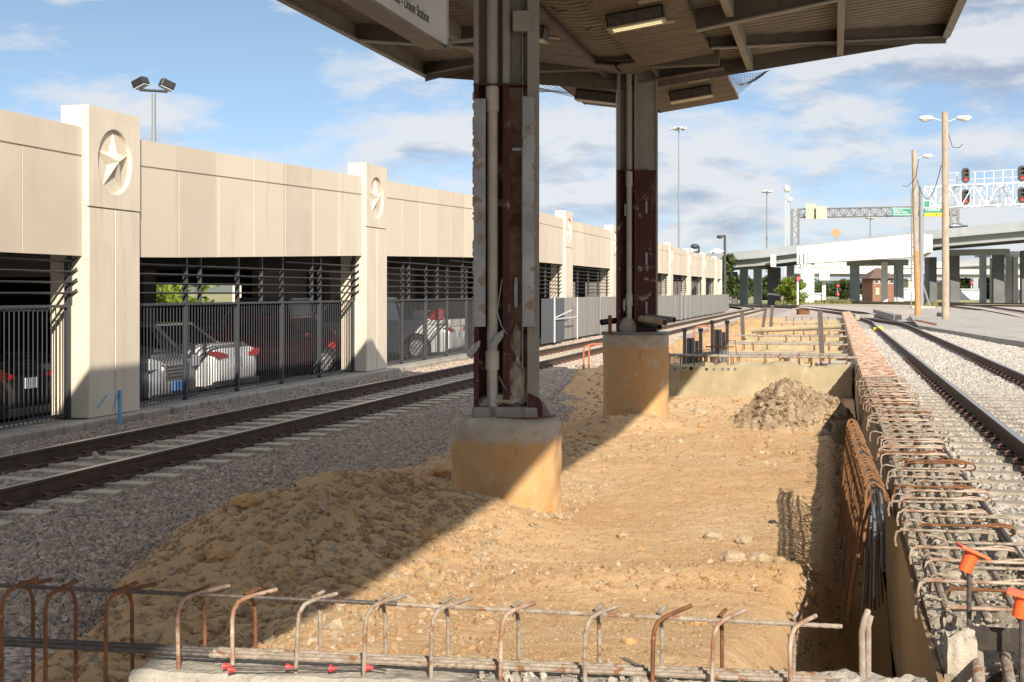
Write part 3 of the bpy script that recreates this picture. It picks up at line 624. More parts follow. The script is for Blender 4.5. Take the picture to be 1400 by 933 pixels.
# ================= parking garage =================
PY = [5.68+12.05*i for i in range(11)]; PW = 1.5; GX = -10.7; PX = -10.79; GEND = 133.0
def ztop(y): return float(np.interp(y, [0,19.2,29.9,41.7,53,90,135], [4.24,4.24,4.53,4.84,4.84,4.95,5.02]))
def zbot(y): return float(np.interp(y, [0,18,20,29.7,41.7,53,90,135], [2.32,2.34,2.37,2.66,2.92,2.95,3.04,3.12]))
garage = thing('parking_garage', 'long cream precast parking garage with star pillars beside the left track', 'building', (-20, 5, -.3))
PZ = {0: 4.57, 1: 4.57, 2: 4.85, 3: 5.0}
for i, y0 in enumerate(PY):
    y1 = y0+PW; zt = PZ.get(i, 5.16); zj = zt-1.49; mb = MB()
    mb.bev(GX-.62, GX, y0, y1, -.06, zj-.012, .012)
    # two vertical fields below the joint, raised a little each side of a groove
    ym = (y0+y1)/2
    mb.bev(GX, GX+.02, y0+.012, ym-.014, -.06, zj-.03, .006); mb.bev(GX, GX+.02, ym+.014, y1-.012, -.06, zj-.03, .006)
    mb.box(GX-.60, GX-.03, y0+.01, y1-.01, zj-.02, zj+.01)
    # cap piece with a round recess
    cy, cz, r = ym, zt-.78, .485
    vs = []; fs = []; n = 64; xf = GX+.02; xr = GX-.035
    for k in range(n):
        a = 2*math.pi*k/n; c_, s_ = math.cos(a), math.sin(a)
        hy = PW/2-.002; up = zt-cz; dn = cz-zj-.004
        t = min(hy/abs(c_) if abs(c_) > 1e-6 else 9, (up/s_ if s_ > 1e-6 else dn/-s_ if s_ < -1e-6 else 9))
        vs += [(xf, cy+c_*t, cz+s_*t), (xf, cy+c_*(r+.015), cz+s_*(r+.015)), (xf-.012, cy+c_*r, cz+s_*r), (xr, cy+c_*(r-.01), cz+s_*(r-.01)), (xr, cy, cz)]
    for k in range(n):
        j = (k+1) % n
        for q in range(4): fs.append((k*5+q, k*5+q+1, j*5+q+1, j*5+q))
    mb.add(vs, fs)
    for s_ in (-1, 1): mb.box(GX-.3, GX+.0199, (y0 if s_ < 0 else y1-.03), (y0+.03 if s_ < 0 else y1), zj, zt)
    mb.box(GX-.3, GX+.0199, y0+.03, y1-.03, zt-.03, zt); mb.box(GX-.3, GX-.04, y0+.03, y1-.03, zj, zt-.03); mb.box(GX-.3, GX+.0199, y0+.03, y1-.03, zj, zj+.03)
    mb.box(GX-.44, GX-.3, y0, y1, zt-.30, zt)      # hook over the parapet
    p = mb.build('pillar', mt['beige'], garage)
    if i < 7:
        st = MB(); pts = []; R1, R2 = .46, .175
        for k in range(10):
            a = math.pi/2+math.pi*k/5; rr = R1 if k % 2 == 0 else R2; pts.append((xr+.006, cy+rr*math.cos(a), cz+rr*math.sin(a)))
        vs = [(xr+.115, cy, cz)]+pts+[(xr+.001, q[1], q[2]) for q in pts]
        st.add(vs, [(0, k+1, (k+1) % 10+1) for k in range(10)]+[(k+1, k+11, (k+1) % 10+11, (k+1) % 10+1) for k in range(10)]); st.build('star_medallion', mt['beige'], p)
for i in range(len(PY)):
    a = PY[i]+PW; b = PY[i+1] if i+1 < len(PY) else GEND
    mb = MB(); g = .012
    nseg = max(1, round((b-a)/1.512)); w = (b-a)/nseg
    def quad(ya, yb, fa, fb, x0, x1):
        vs = []
        for x in (x0, x1):
            vs += [(x, ya, fa[0]), (x, yb, fb[0]), (x, yb, fb[1]), (x, ya, fa[1])]
        mb.add(vs, [(0,3,2,1),(4,5,6,7),(0,1,5,4),(1,2,6,5),(2,3,7,6),(3,0,4,7)])
    quad(a, b, (zbot(a)+.01, ztop(a)-.01), (zbot(b)+.01, ztop(b)-.01), PX-.22, PX-.022)
    for k in range(nseg):
        ya, yb = a+k*w+g, a+(k+1)*w-g
        quad(ya, yb, (zbot(ya), ztop(ya)-.44), (zbot(yb), ztop(yb)-.44), PX-.021, PX)
        e = .0 if (k % 3) else g
        quad(a+k*w+(g if k in (3, 4) else 0.0), a+(k+1)*w-(g if k in (2, 3) else 0.0), (ztop(ya)-.415, ztop(ya)), (ztop(yb)-.415, ztop(yb)), PX-.021, PX+.002)
    mb.build('spandrel_panel', mt['panel'], garage)
# slabs, back wall, interior frame
mb = MB()
for i in range(len(PY)-1):
    a, b = PY[i], PY[i+1]
    for (y0, y1) in ((a, (a+b)/2), ((a+b)/2, b)):
        vs = [(PX-.23, y0, zbot(y0)+.15), (-33, y0, zbot(y0)+.15), (-33, y1, zbot(y1)+.15), (PX-.23, y1, zbot(y1)+.15)]
        mb.add(vs+[(v[0], v[1], v[2]+.35) for v in vs], [(0,1,2,3),(7,6,5,4),(0,3,7,4),(1,5,6,2),(0,4,5,1),(3,2,6,7)])
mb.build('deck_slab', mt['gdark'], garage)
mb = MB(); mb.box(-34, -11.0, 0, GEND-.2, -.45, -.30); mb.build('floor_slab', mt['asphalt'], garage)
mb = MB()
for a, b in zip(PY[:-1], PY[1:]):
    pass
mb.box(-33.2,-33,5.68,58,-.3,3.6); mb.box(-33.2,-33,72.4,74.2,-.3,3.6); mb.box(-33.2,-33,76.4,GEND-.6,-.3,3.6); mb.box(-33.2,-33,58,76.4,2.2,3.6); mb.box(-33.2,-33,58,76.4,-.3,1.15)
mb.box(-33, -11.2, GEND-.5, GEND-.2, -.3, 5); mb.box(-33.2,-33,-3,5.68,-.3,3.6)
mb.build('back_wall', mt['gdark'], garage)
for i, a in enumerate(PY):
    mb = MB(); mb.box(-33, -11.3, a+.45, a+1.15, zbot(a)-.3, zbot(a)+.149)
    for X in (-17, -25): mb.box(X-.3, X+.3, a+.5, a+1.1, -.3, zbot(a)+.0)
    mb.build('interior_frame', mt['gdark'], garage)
mb = MB(); mb.box(-17.6, -17.3, 38.6, 62, -.3, 3.0); mb.build('ramp_wall', M('pale interior ramp wall', (.36,.31,.25), (.30,.26,.21), 1, .9, 0, 0), garage)
mb = MB(); mb.box(GX-.62, GX-.02, GEND-.02, GEND+.3, -.06, 4.99); mb.box(-33, GX-.62, GEND+.0, GEND+.2, -.06, 4.9); mb.build('end_wall', mt['beige'], garage)
# louvers
FX = GX-.27
for i in range(len(PY)-1):
    a = PY[i]+PW; b = PY[i+1]; mb = MB(); k = 0
    while True:
        z = 1.80+.157*k; k += 1
        if z > zbot(b)-.04: break
        ya = a
        if z > zbot(a)-.04:     # blade starts where the sloping soffit has risen above it
            ya = next((y for y in np.arange(a, b, .1) if z < zbot(float(y))-.05), b)
            # snap to a post
            ya = a+math.ceil((ya-a)/2.11)*2.11
        if ya >= b-.3: continue
        mb.add([(FX,ya,z-.014),(FX+.06,ya,z+.004),(FX+.06,ya,z-.008),(FX+.005,ya,z-.028)]+[(FX,b,z-.014),(FX+.06,b,z+.004),(FX+.06,b,z-.008),(FX+.005,b,z-.028)], [(0,1,2,3),(7,6,5,4),(0,4,5,1),(1,5,6,2),(2,6,7,3),(3,7,4,0)])
        mb.tube([(FX-.02,b-.06,z-.06),(FX+.13,b-.06,z+.045)], .016, 4)
    for k in range(0, 5):
        y = a+.02+k*(b-a-.04)/4; mb.box(FX-.05, FX+.02, y-.02, y+.02, 1.62, zbot(y))
    if i > 0 or True: mb.build('louver_grille', mt['louver'], garage)
# low wall along the garage
mb = MB(); mb.bev(-10.68, -10.42, -2, 133.4, -.6, -.065, .02)
cw = mb.build('curb_wall', M('streaked curb concrete', (.40,.35,.285), (.31,.27,.215), 1.4, .9, 0, .3, 50, streak=((.13,.12,.105), 7, .52)), None); tag(cw, 'low grey streaked concrete curb wall along the foot of the garage', 'curb wall')
mb = MB(); mb.bev(-11.4, -10.69, -2, 133.4, -.6, -.075, .01); tag(mb.build('footing', mt['conc'], None), kind='structure')
# picket fences, one per bay
def fence(i, label):
    a = PY[i]+PW+.02; b = PY[i+1]-.02; X = GX-.30
    t = thing('picket_fence', label, 'fence', (X, a, -.075), 'steel picket fences between the garage pillars')
    MB().bev(X-.03, X+.03, a, b, 1.575, 1.62, .006).build('top_rail', mt['fence'], t)
    MB().box(X-.02, X+.02, a, b, -.02, .02).build('bottom_rail', mt['fence'], t)
    k = round((b-a)/2.12); 
    for j in range(k+1):
        y = a+.03+(b-a-.06)*j/k; MB().box(X-.035, X+.035, y-.035, y+.035, -.075, (1.60 if j in (0,) else 2.3 if i < 1 else min(2.55, zbot(y)))).build('fence_post', mt['fence'], t)
    mb = MB(); n = int((b-a)/.112)
    for j in range(1, n):
        y = a+(b-a)*j/n; mb.box(X-.006, X+.006, y-.0068, y+.0068, -.05, 1.575)
    mb.build('pickets', mt['fence'], t)
fence(0, 'charcoal picket fence in front of the black cars, left of the near star pillar')
fence(1, 'charcoal picket fence in front of the white sedan and the red car')
fence(2, 'charcoal picket fence in front of the white utility truck, right of the second star pillar')
# grey slatted fence beyond
def slat_mat():
    n = NT('grey fence fabric'); c = n.mix(n.ramp(n.noise(1, 3, .6, (.2, 3.5, .05)), .4, .62), (.23,.22,.20), (.37,.345,.30)); n.color(c)
    w = n.N.new('ShaderNodeTexWave'); w.bands_direction = 'Y'; w.inputs['Scale'].default_value = 3.2; n.L.new(n.tc.outputs['Object'], w.inputs[0]); n.bump(w.outputs['Fac'], .5, .02); return n.fin(.6, .2, .3)
mt['slat'] = slat_mat()
pf = thing('slat_fence', 'long grey chain link fence filled with slats, curving away past the far garage bays', 'fence', (-10.3, 50, -.05))
mb = MB(); path = [(-10.30, y) for y in np.linspace(50.0, 132, 40)]+[(-10.30-(y-132)**2*.004, y) for y in np.linspace(134, 172, 14)]
vs = []; fs = []
for (x, y) in path: vs += [(x, y, -.05), (x, y, 1.60), (x-.03, y, 1.60), (x-.03, y, -.05)]
for k in range(len(path)-1): fs += [(4*k, 4*k+4, 4*k+5, 4*k+1), (4*k+1, 4*k+5, 4*k+6, 4*k+2), (4*k+3, 4*k+2, 4*k+6, 4*k+7)]
mb.add(vs, fs); mb.build('slat_panel', mt['slat'], pf)
for k, y in enumerate(np.arange(50, 133, 9.6)):
    MB().tube([(-10.25,y,-.1),(-10.25,y,1.66)], .035, 6).build('fence_post', mt['steelgrey'], pf)
for y in (92, 94.5): MB().tube([(-10.18,y,-.1),(-10.18,y,1.85)], .06, 6).build('gate_post', mt['steelgrey'], pf)
g = thing('chain_gate', 'open pale pipe frame gate panel at the near end of the slat fence', 'gate', (-10.0, 50, -.05))
mb = MB()
for a, b in (((-10.0,48.3,-.05),(-10.0,48.3,1.62)), ((-10.0,52.8,-.05),(-10.0,52.8,1.62)), ((-10.0,48.3,.8),(-10.0,52.8,.82)), ((-10.0,48.3,.85),(-10.0,51.6,1.1)) ): mb.tube([a, b], .03, 6)
mb.build('gate_frame', mt['lampgrey'], g); MB().box(-10.04,-10.03,46.2,50.3,-.03,1.58).build('gate_panel', flat('dark slate fabric', (.08,.085,.095), .7), g)
mt['leaf'] = None
# ================= cars in the garage =================
def loft(mb, st, ring):
    vs = []; fs = []; n = None
    for s_ in st:
        r = ring(*s_); n = len(r); vs += r
    for i in range(len(st)-1):
        for k in range(n): fs.append((i*n+k, i*n+(k+1) % n, (i+1)*n+(k+1) % n, (i+1)*n+k))
    fs.append(tuple(range(n-1,-1,-1))); fs.append(tuple((len(st)-1)*n+k for k in range(n))); mb.add(vs, fs)
def car(name, label, cat, loc, heading, paint, kind='sedan', lit_plate='plate', group='cars parked in the garage', glass='glass'):
    """front towards local +X; origin on the floor below the middle"""
    t = thing(name, label, cat, (0,0,0), group); 
    P = {'sedan': dict(L=4.8, W=.92, belt=.92, roof=1.45, hood=.90, trunk=1.08, w0=-1.42, w1=1.40, c=(-1.75,-1.0,.35,1.15)),
         'suv': dict(L=4.9, W=.97, belt=1.10, roof=1.80, hood=1.12, trunk=1.15, w0=-1.45, w1=1.45, c=(-2.3,-2.0,.45,1.1)),
         'pickup': dict(L=5.8, W=1.0, belt=1.15, roof=1.92, hood=1.2, trunk=1.15, w0=-1.85, w1=1.85, c=(-.75,-.6,1.0,1.6))}[kind]
    L2 = P['L']/2; Wd = P['W']; r_w = .34 if kind == 'sedan' else .39
    def ring(x, zt, w, zb):
        return [(x,-w*.72,zt), (x,-w*.93,zt-.05), (x,-w,zt-.22), (x,-w*1.0,(zt+zb)/2-.05), (x,-w*.96,zb+.06), (x,-w*.85,zb), (x,w*.85,zb), (x,w*.96,zb+.06), (x,w*1.0,(zt+zb)/2-.05), (x,w,zt-.22), (x,w*.93,zt-.05), (x,w*.72,zt)]
    st = [(-L2, P['trunk']-.28, Wd*.80, .34), (-L2+.06, P['trunk']-.08, Wd*.90, .27), (-L2+.25, P['trunk'], Wd*.96, .22), (-L2+.9, P['trunk']+.01, Wd, .2), (-.4, P['belt']+.02, Wd, .2), (.9, P['belt']+.02, Wd, .2),
          (L2-1.0, P['hood'], Wd*.985, .2), (L2-.35, P['hood']-.12, Wd*.93, .2), (L2-.08, P['hood']-.26, Wd*.84, .24), (L2, P['hood']-.42, Wd*.74, .3)]
    mb = MB(); loft(mb, st, ring); mb.build('body', paint, t, True)
    c0, c1, c2, c3 = P['c']; zb = P['belt']-.06; zr = P['roof']
    def cab(mb, g, top=True):
        wb, wt = Wd*.93-g, Wd*.74-g*.6
        vs = [(c0+g,-wb,zb),(c3-g,-wb,zb),(c3-g,wb,zb),(c0+g,wb,zb),(c1+g,-wt,zr-g*1.2),(c2-g,-wt,zr-g*1.2),(c2-g,wt,zr-g*1.2),(c1+g,wt,zr-g*1.2)]
        mb.add(vs, [(0,1,5,4),(1,2,6,5),(2,3,7,6),(3,0,4,7),(4,5,6,7)])
    mb = MB(); cab(mb, 0); mb.build('cabin_glass', mt[glass], t)
    mb = MB(); wt = Wd*.74; mb.bev(c1-.02, c2+.03, -wt-.015, wt+.015, zr-.05, zr+.03, .025)
    for s_ in (-1, 1):
        for (xa, xb, w_) in ((c0, c1, .09), (c3, c2, .06), ((c1+c2)/2, (c1+c2)/2, .06)):
            mb.beam((xa, s_*Wd*.93, zb), (xb, s_*(wt+.005), zr-.02), w_+.03, .03)
        if kind == 'sedan': mb.add([(c0-.1,s_*Wd*.935,zb-.02),(c0+.42,s_*Wd*.935,zb-.02),(c1+.12,s_*(wt+.01),zr-.02),(c1-.03,s_*(wt+.01),zr-.02)], [(0,1,2,3)])
    mb.build('roof', paint, t, True)
    if kind == 'pickup':
        mb = MB(); mb.box(-L2+.1, c0-.15, -Wd*.8, Wd*.8, P['trunk']-.0, P['trunk']+.015); mb.build('cargo_bed', mt['black'], t)
        mb = MB()
        for s_ in (-1, 1): mb.bev(-L2+.05, c0-.1, s_*Wd*.9-.05, s_*Wd*.9+.05, P['trunk']-.03, P['trunk']+.10, .02)
        mb.bev(-L2+.02, -L2+.12, -Wd*.85, Wd*.85, P['trunk']-.1, P['trunk']+.12, .02); mb.build('bed_rail', paint, t)
    for xw in (P['w0'], P['w1']):
        for s_ in (-1, 1):
            MM = Matrix.Translation((xw, s_*(Wd-.10), r_w)) @ Matrix.Rotation(R(90)*-s_, 4, 'X')
            mb = MB(); mb.lathe([(r_w*.6,-.10),(r_w*.95,-.10),(r_w,-.07),(r_w,.09),(r_w*.93,.115),(r_w*.66,.12),(r_w*.64,.10)], n=28, M=MM)
            wh = mb.build('wheel', mt['tyre'], t, True)
            mb = MB(); mb.lathe([(r_w*.66,.105),(r_w*.62,.122),(r_w*.58,.105),(r_w*.56,.04)], n=28, M=MM)
            for k in range(10):
                a = 2*math.pi*k/10; mb.beam(MM @ Vector((r_w*.1*math.cos(a), r_w*.1*math.sin(a), .115)), MM @ Vector((r_w*.61*math.cos(a), r_w*.61*math.sin(a), .108)), .028, .02, up=(0, s_, 0))
            mb.lathe([(.06,.09),(.06,.125),(.02,.13)], n=12, M=MM); mb.build('rim', mt['rim'], wh)
            mb = MB(); MM2 = Matrix.Translation((xw, s_*(Wd+.001), r_w)) @ Matrix.Rotation(R(90)*-s_, 4, 'X'); mb.lathe([(r_w+.02,-.02),(r_w+.07,.004),(r_w+.06,.008),(r_w+.0,.0)], n=28, M=MM2)
            mb.build('wheel_arch', mt['black'], t)
    sgn = 1
    for s_ in (-1, 1):
        z = P['trunk']-.20
        mb = MB(); mb.prism([(s_*Wd*.97,z+.05),(s_*Wd*.88,z+.08),(s_*Wd*.48,z+.0),(s_*Wd*.46,z-.06),(s_*Wd*.85,z-.07)], -L2-.012, -L2+.24, 'X'); mb.build('tail_light', mt['taill'], t)
        z = P['hood']-.27
        mb = MB(); mb.prism([(s_*Wd*.88,z+.11),(s_*Wd*.97,z+.04),(s_*Wd*.95,z-.08),(s_*Wd*.52,z-.08),(s_*Wd*.50,z+.04)], L2-.55, L2-.03, 'X'); mb.build('headlight', mt['headl'], t)
        MB().bev(c3-.35, c3-.2, s_*Wd+(-.04 if s_ > 0 else -.14), s_*Wd+(.14 if s_ > 0 else .04), P['belt']+.02, P['belt']+.16, .03).build('side_mirror', paint, t)
    g_ = MB(); zg = P['hood']-.42
    g_.bev(L2-.06, L2+.02, -Wd*.46, Wd*.46, zg-.14, zg+.16, .02)
    gr = g_.build('grille', mt['chrome' if kind == 'suv' else 'black'], t); mb = MB()
    for k in range(4): mb.box(L2+.015, L2+.03, -Wd*.42, Wd*.42, zg-.10+k*.06, zg-.075+k*.06)
    mb.build('grille_slats', mt['black' if kind == 'suv' else 'rim'], gr)
    MB().box(L2+.0, L2+.045, -.16, .16, zg-.33, zg-.17).build('licence_plate', mt['plateblue'], t)
    MB().box(-L2-.02, -L2+.05, -.16, .16, P['trunk']-.42, P['trunk']-.26).build('licence_plate', mt[lit_plate], t)
    MB().bev(-L2-.05, -L2+.3, -Wd*.88, Wd*.88, .26, .38, .03).build('bumper_trim', mt['black' if cat != 'sedan' else 'tyre'], t); mb = MB(); mb.bev(L2-.35, L2+.04, -Wd*.8, Wd*.8, .22, .34, .03); mb.build('bumper_trim', mt['black' if cat != 'sedan' else 'tyre'], t)
    t.location = loc; t.rotation_euler = (0, 0, heading); return t
def paint(name, c, r=.25, m=.2): 
    n = NT(name); n.color(c); n.b.inputs['Coat Weight'].default_value = .6; return n.fin(r, m, .5)
pw = paint('white car paint', (.72,.72,.72)); pb = paint('black car paint', (.012,.012,.014)); pr = paint('red car paint', (.52,.010,.02)); ps = paint('silver car paint', (.36,.37,.39), .3, .6); pg = paint('grey car paint', (.50,.50,.50), .35, .2)
GZ = -.30
car('parked_car', 'white sedan backed to the fence, red tail light in the sun, between two fence posts', 'sedan', (-13.98, 24.75, GZ), R(180), pw).scale = (1, 1.14, 1)
car('parked_car', 'silver off-road car with a chrome grille facing the fence beside the star pillar', 'suv', (-13.75, 21.65, GZ), 0, ps, 'suv')
car('parked_car', 'black sedan with a white licence plate seen through the leftmost fence', 'sedan', (-14.15, 17.9, GZ), R(180), pb)
car('parked_car', 'black car with one red tail light at the left edge of the photo', 'sedan', (-14.05, 15.2, GZ), R(180), pb, glass='glass2')
car('parked_car', 'red car with a bright ten spoke wheel just left of the second star pillar', 'sedan', (-13.95, 32.8, GZ), 0, pr)
car('pickup_truck', 'large grey pickup truck parked behind the red car', 'pickup truck', (-15.5, 36.0, GZ), R(180), pg, 'pickup', glass='glass2')
wt_ = car('utility_truck', 'white utility truck with a red box in its bed, right of the second star pillar', 'pickup truck', (-14.3, 40.3, GZ), R(180), pw, 'pickup')
mb = MB(); mb.bev(-12.7,-12.3,39.6,41.0,.82,1.25,.03); bx = mb.build('tool_box', pw, None); tag(bx, 'white steel tool chest on the back of the utility truck', 'tool box')
mb = MB(); mb.bev(-12.15,-11.85,39.7,40.3,.83,1.30,.03); tag(mb.build('fuel_can', paint('red box', (.5,.01,.02)), None), 'red upright box standing in the bed of the utility truck', 'red box')
for k, (y, l) in enumerate(((43.8, 'left one of two rounded tan covers behind the fence by the near column'), (45.6, 'right one of two rounded tan covers behind the fence by the near column'))):
    mb = MB(); pr_ = [(y+.8*math.cos(a), -.3+1.0*min(1, 1.25*math.sin(a))) for a in np.linspace(0, math.pi, 16)]; mb.prism(pr_, -12.3, -11.5, 'X'); tag(mb.build('equipment_cover', mt['tanwall'], None), l, 'equipment cover', 'rounded tan covers in the garage')
# blue survey stake
mb = MB(); mb.box(-10.22,-10.18,17.75,17.79,-.3,.36)
st = thing('survey_stake', 'light blue stake with a drooping blue ribbon in the ballast below the near star pillar', 'stake', (-10.2,17.77,-.3)); mb.build('stake', mt['tape'], st)
mb = MB(); mb.beam((-10.19,17.77,.37), (-10.32,17.62,.30), .05, .004).beam((-10.32,17.62,.30), (-10.40,17.50,.12), .05, .004).beam((-10.20,17.75,.36), (-10.27,17.68,.06), .045, .004); mb.build('ribbon', mt['tape'], st)
# flood light pole on the garage deck
fp = thing('floodlight_pole', 'grey pole with two black floodlights rising above the garage roof', 'floodlight pole', (-15.8, 29.1, 2.9))
MB().tube([(-15.8,29.1,2.9),(-15.8,29.1,6.55)], [.06,.05], 10).build('pole', mt['steelgrey'], fp)
MB().tube([(-16.05,28.9,6.62),(-15.55,29.3,6.62)], .035, 8).build('crossarm', mt['fence'], fp)
for s_ in (-1, 1):
    MM = Matrix.Translation((-15.8+s_*.24, 29.1+s_*.2, 6.78)) @ Matrix.Rotation(R(20+s_*25), 4, 'Z') @ Matrix.Rotation(R(s_*22), 4, 'Y')
    h = MB(); h.bev(-.17,.17,-.13,.13,-.09,.10,.03, MM); hd = h.build('lamp_head', mt['black'], fp); MB().box(-.15,.15,-.11,.11,-.105,-.09, MM).build('lens', mt['lens'], hd)
mb = MB(); mb.prism([(24.9+3.1, 4.4),(25.6+3.1,4.4),(25.45+3.1,4.62),(25.1+3.1,4.66)], -14.3, -14.0, 'X'); tag(mb.build('roof_vent', mt['fence'], None), 'small dark vent peeking over the garage parapet', 'vent')
# ================= canopy =================
EL, ER, VC = -6.60, 1.78, -3.2; YN = -9.0; ZL, ZR, ZV = 5.40, 5.93, 5.17
def zc(x): return ZV+((ZL-ZV)*(VC-x)/(VC-EL) if x < VC else (ZR-ZV)*(x-VC)/(ER-VC))
def YEx(x): return 21.3+(x-EL)/(ER-EL)*1.45
cn = thing('platform_canopy', 'large brown steel station canopy with corrugated wings folded up from its centre line', 'canopy', (VC, 8, 5.2))
def wing(x0, x1, name):
    mb = MB(); n = 0; vs = []; y = YN; prof = []; YE = 21.3
    while y < YE: prof += [(y, 0), (y+.09, 0), (y+.115, .05), (y+.185, .05)]; y += .21
    for (yy, dz) in prof:
        for x in (x0, x1): vs.append((x, YN+(yy-YN)*(YEx(x)-YN)/(prof[-1][0]-YN), zc(x)+.20+dz))
    for (yy, dz) in prof:
        for x in (x0, x1): vs.append((x, YN+(yy-YN)*(YEx(x)-YN)/(prof[-1][0]-YN), zc(x)+.27+dz))
    m = len(prof); fs = []
    for k in range(m-1): fs += [(2*k, 2*k+1, 2*k+3, 2*k+2), (2*m+2*k, 2*m+2*k+2, 2*m+2*k+3, 2*m+2*k+1)]
    mb.add(vs, fs); return mb.build(name, mt['deckm'], cn)
wing(EL, VC, 'roof_deck'); wing(VC, ER, 'roof_deck')
for X, s_ in ((EL, 1), (ER, -1)):     # eave channels
    ZE = zc(X); YE = YEx(X)
    mb = MB(); mb.box(X-.02, X+.02, YN, YE, ZE-.02, ZE+.34); mb.box(min(X, X+s_*.09), max(X, X+s_*.09), YN, YE-.02, ZE-.045, ZE-.02); mb.box(min(X,X-s_*.06), max(X,X-s_*.06), YN, YE, ZE+.30, ZE+.37); mb.box(min(X-s_*.022, X-s_*.05), max(X-s_*.022,X-s_*.05), YN, YE, ZE+.0, ZE+.06)
    mb.build('eave_channel', mt['paint'], cn)
def rafter(y, name='rafter', fl=True):
    for x0, x1 in ((EL, VC if not fl else -4.62), (ER, VC if not fl else -1.78)):
        mb = MB(); za, zb_ = zc(x0), zc(x1)-.04
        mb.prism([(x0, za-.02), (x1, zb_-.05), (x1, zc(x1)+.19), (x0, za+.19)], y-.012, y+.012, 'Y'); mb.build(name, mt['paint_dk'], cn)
        if fl: mb = MB(); mb.prism([(x0, za-.045), (x1, zb_-.075), (x1, zb_-.052), (x0, za-.022)], y-.07, y+.07, 'Y'); mb.build('rafter_flange', mt['paint'], cn)
for y in (-3, 2.2, 7.4, 12.6, 17.9): rafter(y)
for x0, x1 in ((EL, VC), (VC, ER)):
    mb = MB(); vs = []
    for off in (0, .03):
        for x, lo, hi in ((x0, zc(x0)-(.02 if x0 == EL else .06), zc(x0)+.275), (x1, zc(x1)-(.02 if x1 == ER else .06), zc(x1)+.275)): vs += [(x, YEx(x)-.04+off, lo), (x, YEx(x)-.04+off, hi)]
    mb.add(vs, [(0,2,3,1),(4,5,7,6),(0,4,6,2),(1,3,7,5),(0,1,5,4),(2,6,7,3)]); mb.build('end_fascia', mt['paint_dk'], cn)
for x0 in (EL, ER):      # diagonals from the last column to the corners
    s_ = 1 if x0 > VC else -1
    a = Vector((VC+s_*1.40, 20.0, 5.42)); b = Vector((x0-s_*.03, YEx(x0)-.12, zc(x0)-.01)); mb = MB(); mb.beam(a+Vector((0,0,.19)), b+Vector((0,0,.06)), .02, .33); mb.build('diagonal_web', mt['paint_dk'], cn)
    mb = MB(); mb.beam(a, b, .15, .022); mb.build('diagonal_flange', mt['paint'], cn)
for X in (.1, -1.33, -5.05): 
    mb = MB()
    for a, b in zip((YN, -2.9, 2.3, 7.5, 12.7, 18.0), (-3.1, 2.1, 7.3, 12.5, 17.8, YEx(X)-.08)): mb.box(X-.05, X+.05, a, b, zc(X)-.03, zc(X)+.19)
    mb.build('purlin', mt['paint'], cn)
# spine: soffit panels each side of an open slot
def zs(x): return 5.21+.145*abs(x-VC)
def soffit(x0, x1, y0, y1, seam=.62):
    mb = MB(); y = y0
    while y < y1-.01:
        ye = min(y+seam, y1); vs = []
        for (x, yy) in ((x0,y+.012),(x1,y+.012),(x1,ye-.012),(x0,ye-.012)): vs.append((x, yy, zs(x)))
        mb.add(vs+[(v[0], v[1], v[2]+.02) for v in vs], [(0,1,2,3),(7,6,5,4),(0,4,5,1),(1,5,6,2),(2,6,7,3),(3,7,4,0)]); y = ye
    mb.add([(x0,y0,zs(x0)+.022),(x1,y0,zs(x1)+.022),(x1,y1,zs(x1)+.022),(x0,y1,zs(x0)+.022)], [(0,1,2,3)])
    e = [x0, x1]
    for x in e: mb.box(x-.008, x+.008, y0, y1, zs(x)-.008, zs(x)+.06)
    return mb.build('soffit_panel', mt['soffit'], cn)
SW = .34
soffit(VC+SW-.02, -1.80, -6, 20.0); soffit(-4.60, VC-SW+.02, -6, 20.0)
soffit(VC, -1.77, 20.0, 20.45, .45); soffit(-4.62, VC, 20.0, 20.45, .45)
soffit(VC, -1.74, 21.75, 25.4); soffit(-4.66, VC, 21.75, 25.4)
for s_ in (-1, 1):       # spine girders
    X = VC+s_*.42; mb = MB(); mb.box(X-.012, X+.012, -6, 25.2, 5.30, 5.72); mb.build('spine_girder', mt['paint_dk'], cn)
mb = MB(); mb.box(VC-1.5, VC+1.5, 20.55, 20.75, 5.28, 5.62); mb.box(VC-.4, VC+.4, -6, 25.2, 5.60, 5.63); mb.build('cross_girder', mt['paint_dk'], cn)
for y in np.arange(2, 20, 1.3):
    MB().tube([(VC-.40,y,5.50),(VC-.1+.1*math.sin(y*3),y+.3,5.36+.06*math.sin(y*5)),(VC+.40,y+.5*math.sin(y*2),5.50)], .009, 6).build('loose_cable', mt['black'], cn)
for (x, y, w) in ((-2.15,16.2,.34),(-2.2,17.6,.34),(-2.3,14.2,.34),(-3.95,16.3,.32),(-3.8,17.9,.32),(-3.9,14,.32),(-4.35,18.5,.2),(-2.2,22.5,.35),(-3.8,22.6,.3)):
    mb = MB(); s_ = 1 if x > VC else -1; MM = Matrix.Translation((x, y, zs(x)-.012)) @ Matrix.Rotation(-s_*math.atan(.145), 4, 'Y'); mb.bev(-w/2, w/2, -.09, .09, -.005, .005, .002, MM); mb.build('cover_plate', mt['patch'], cn)
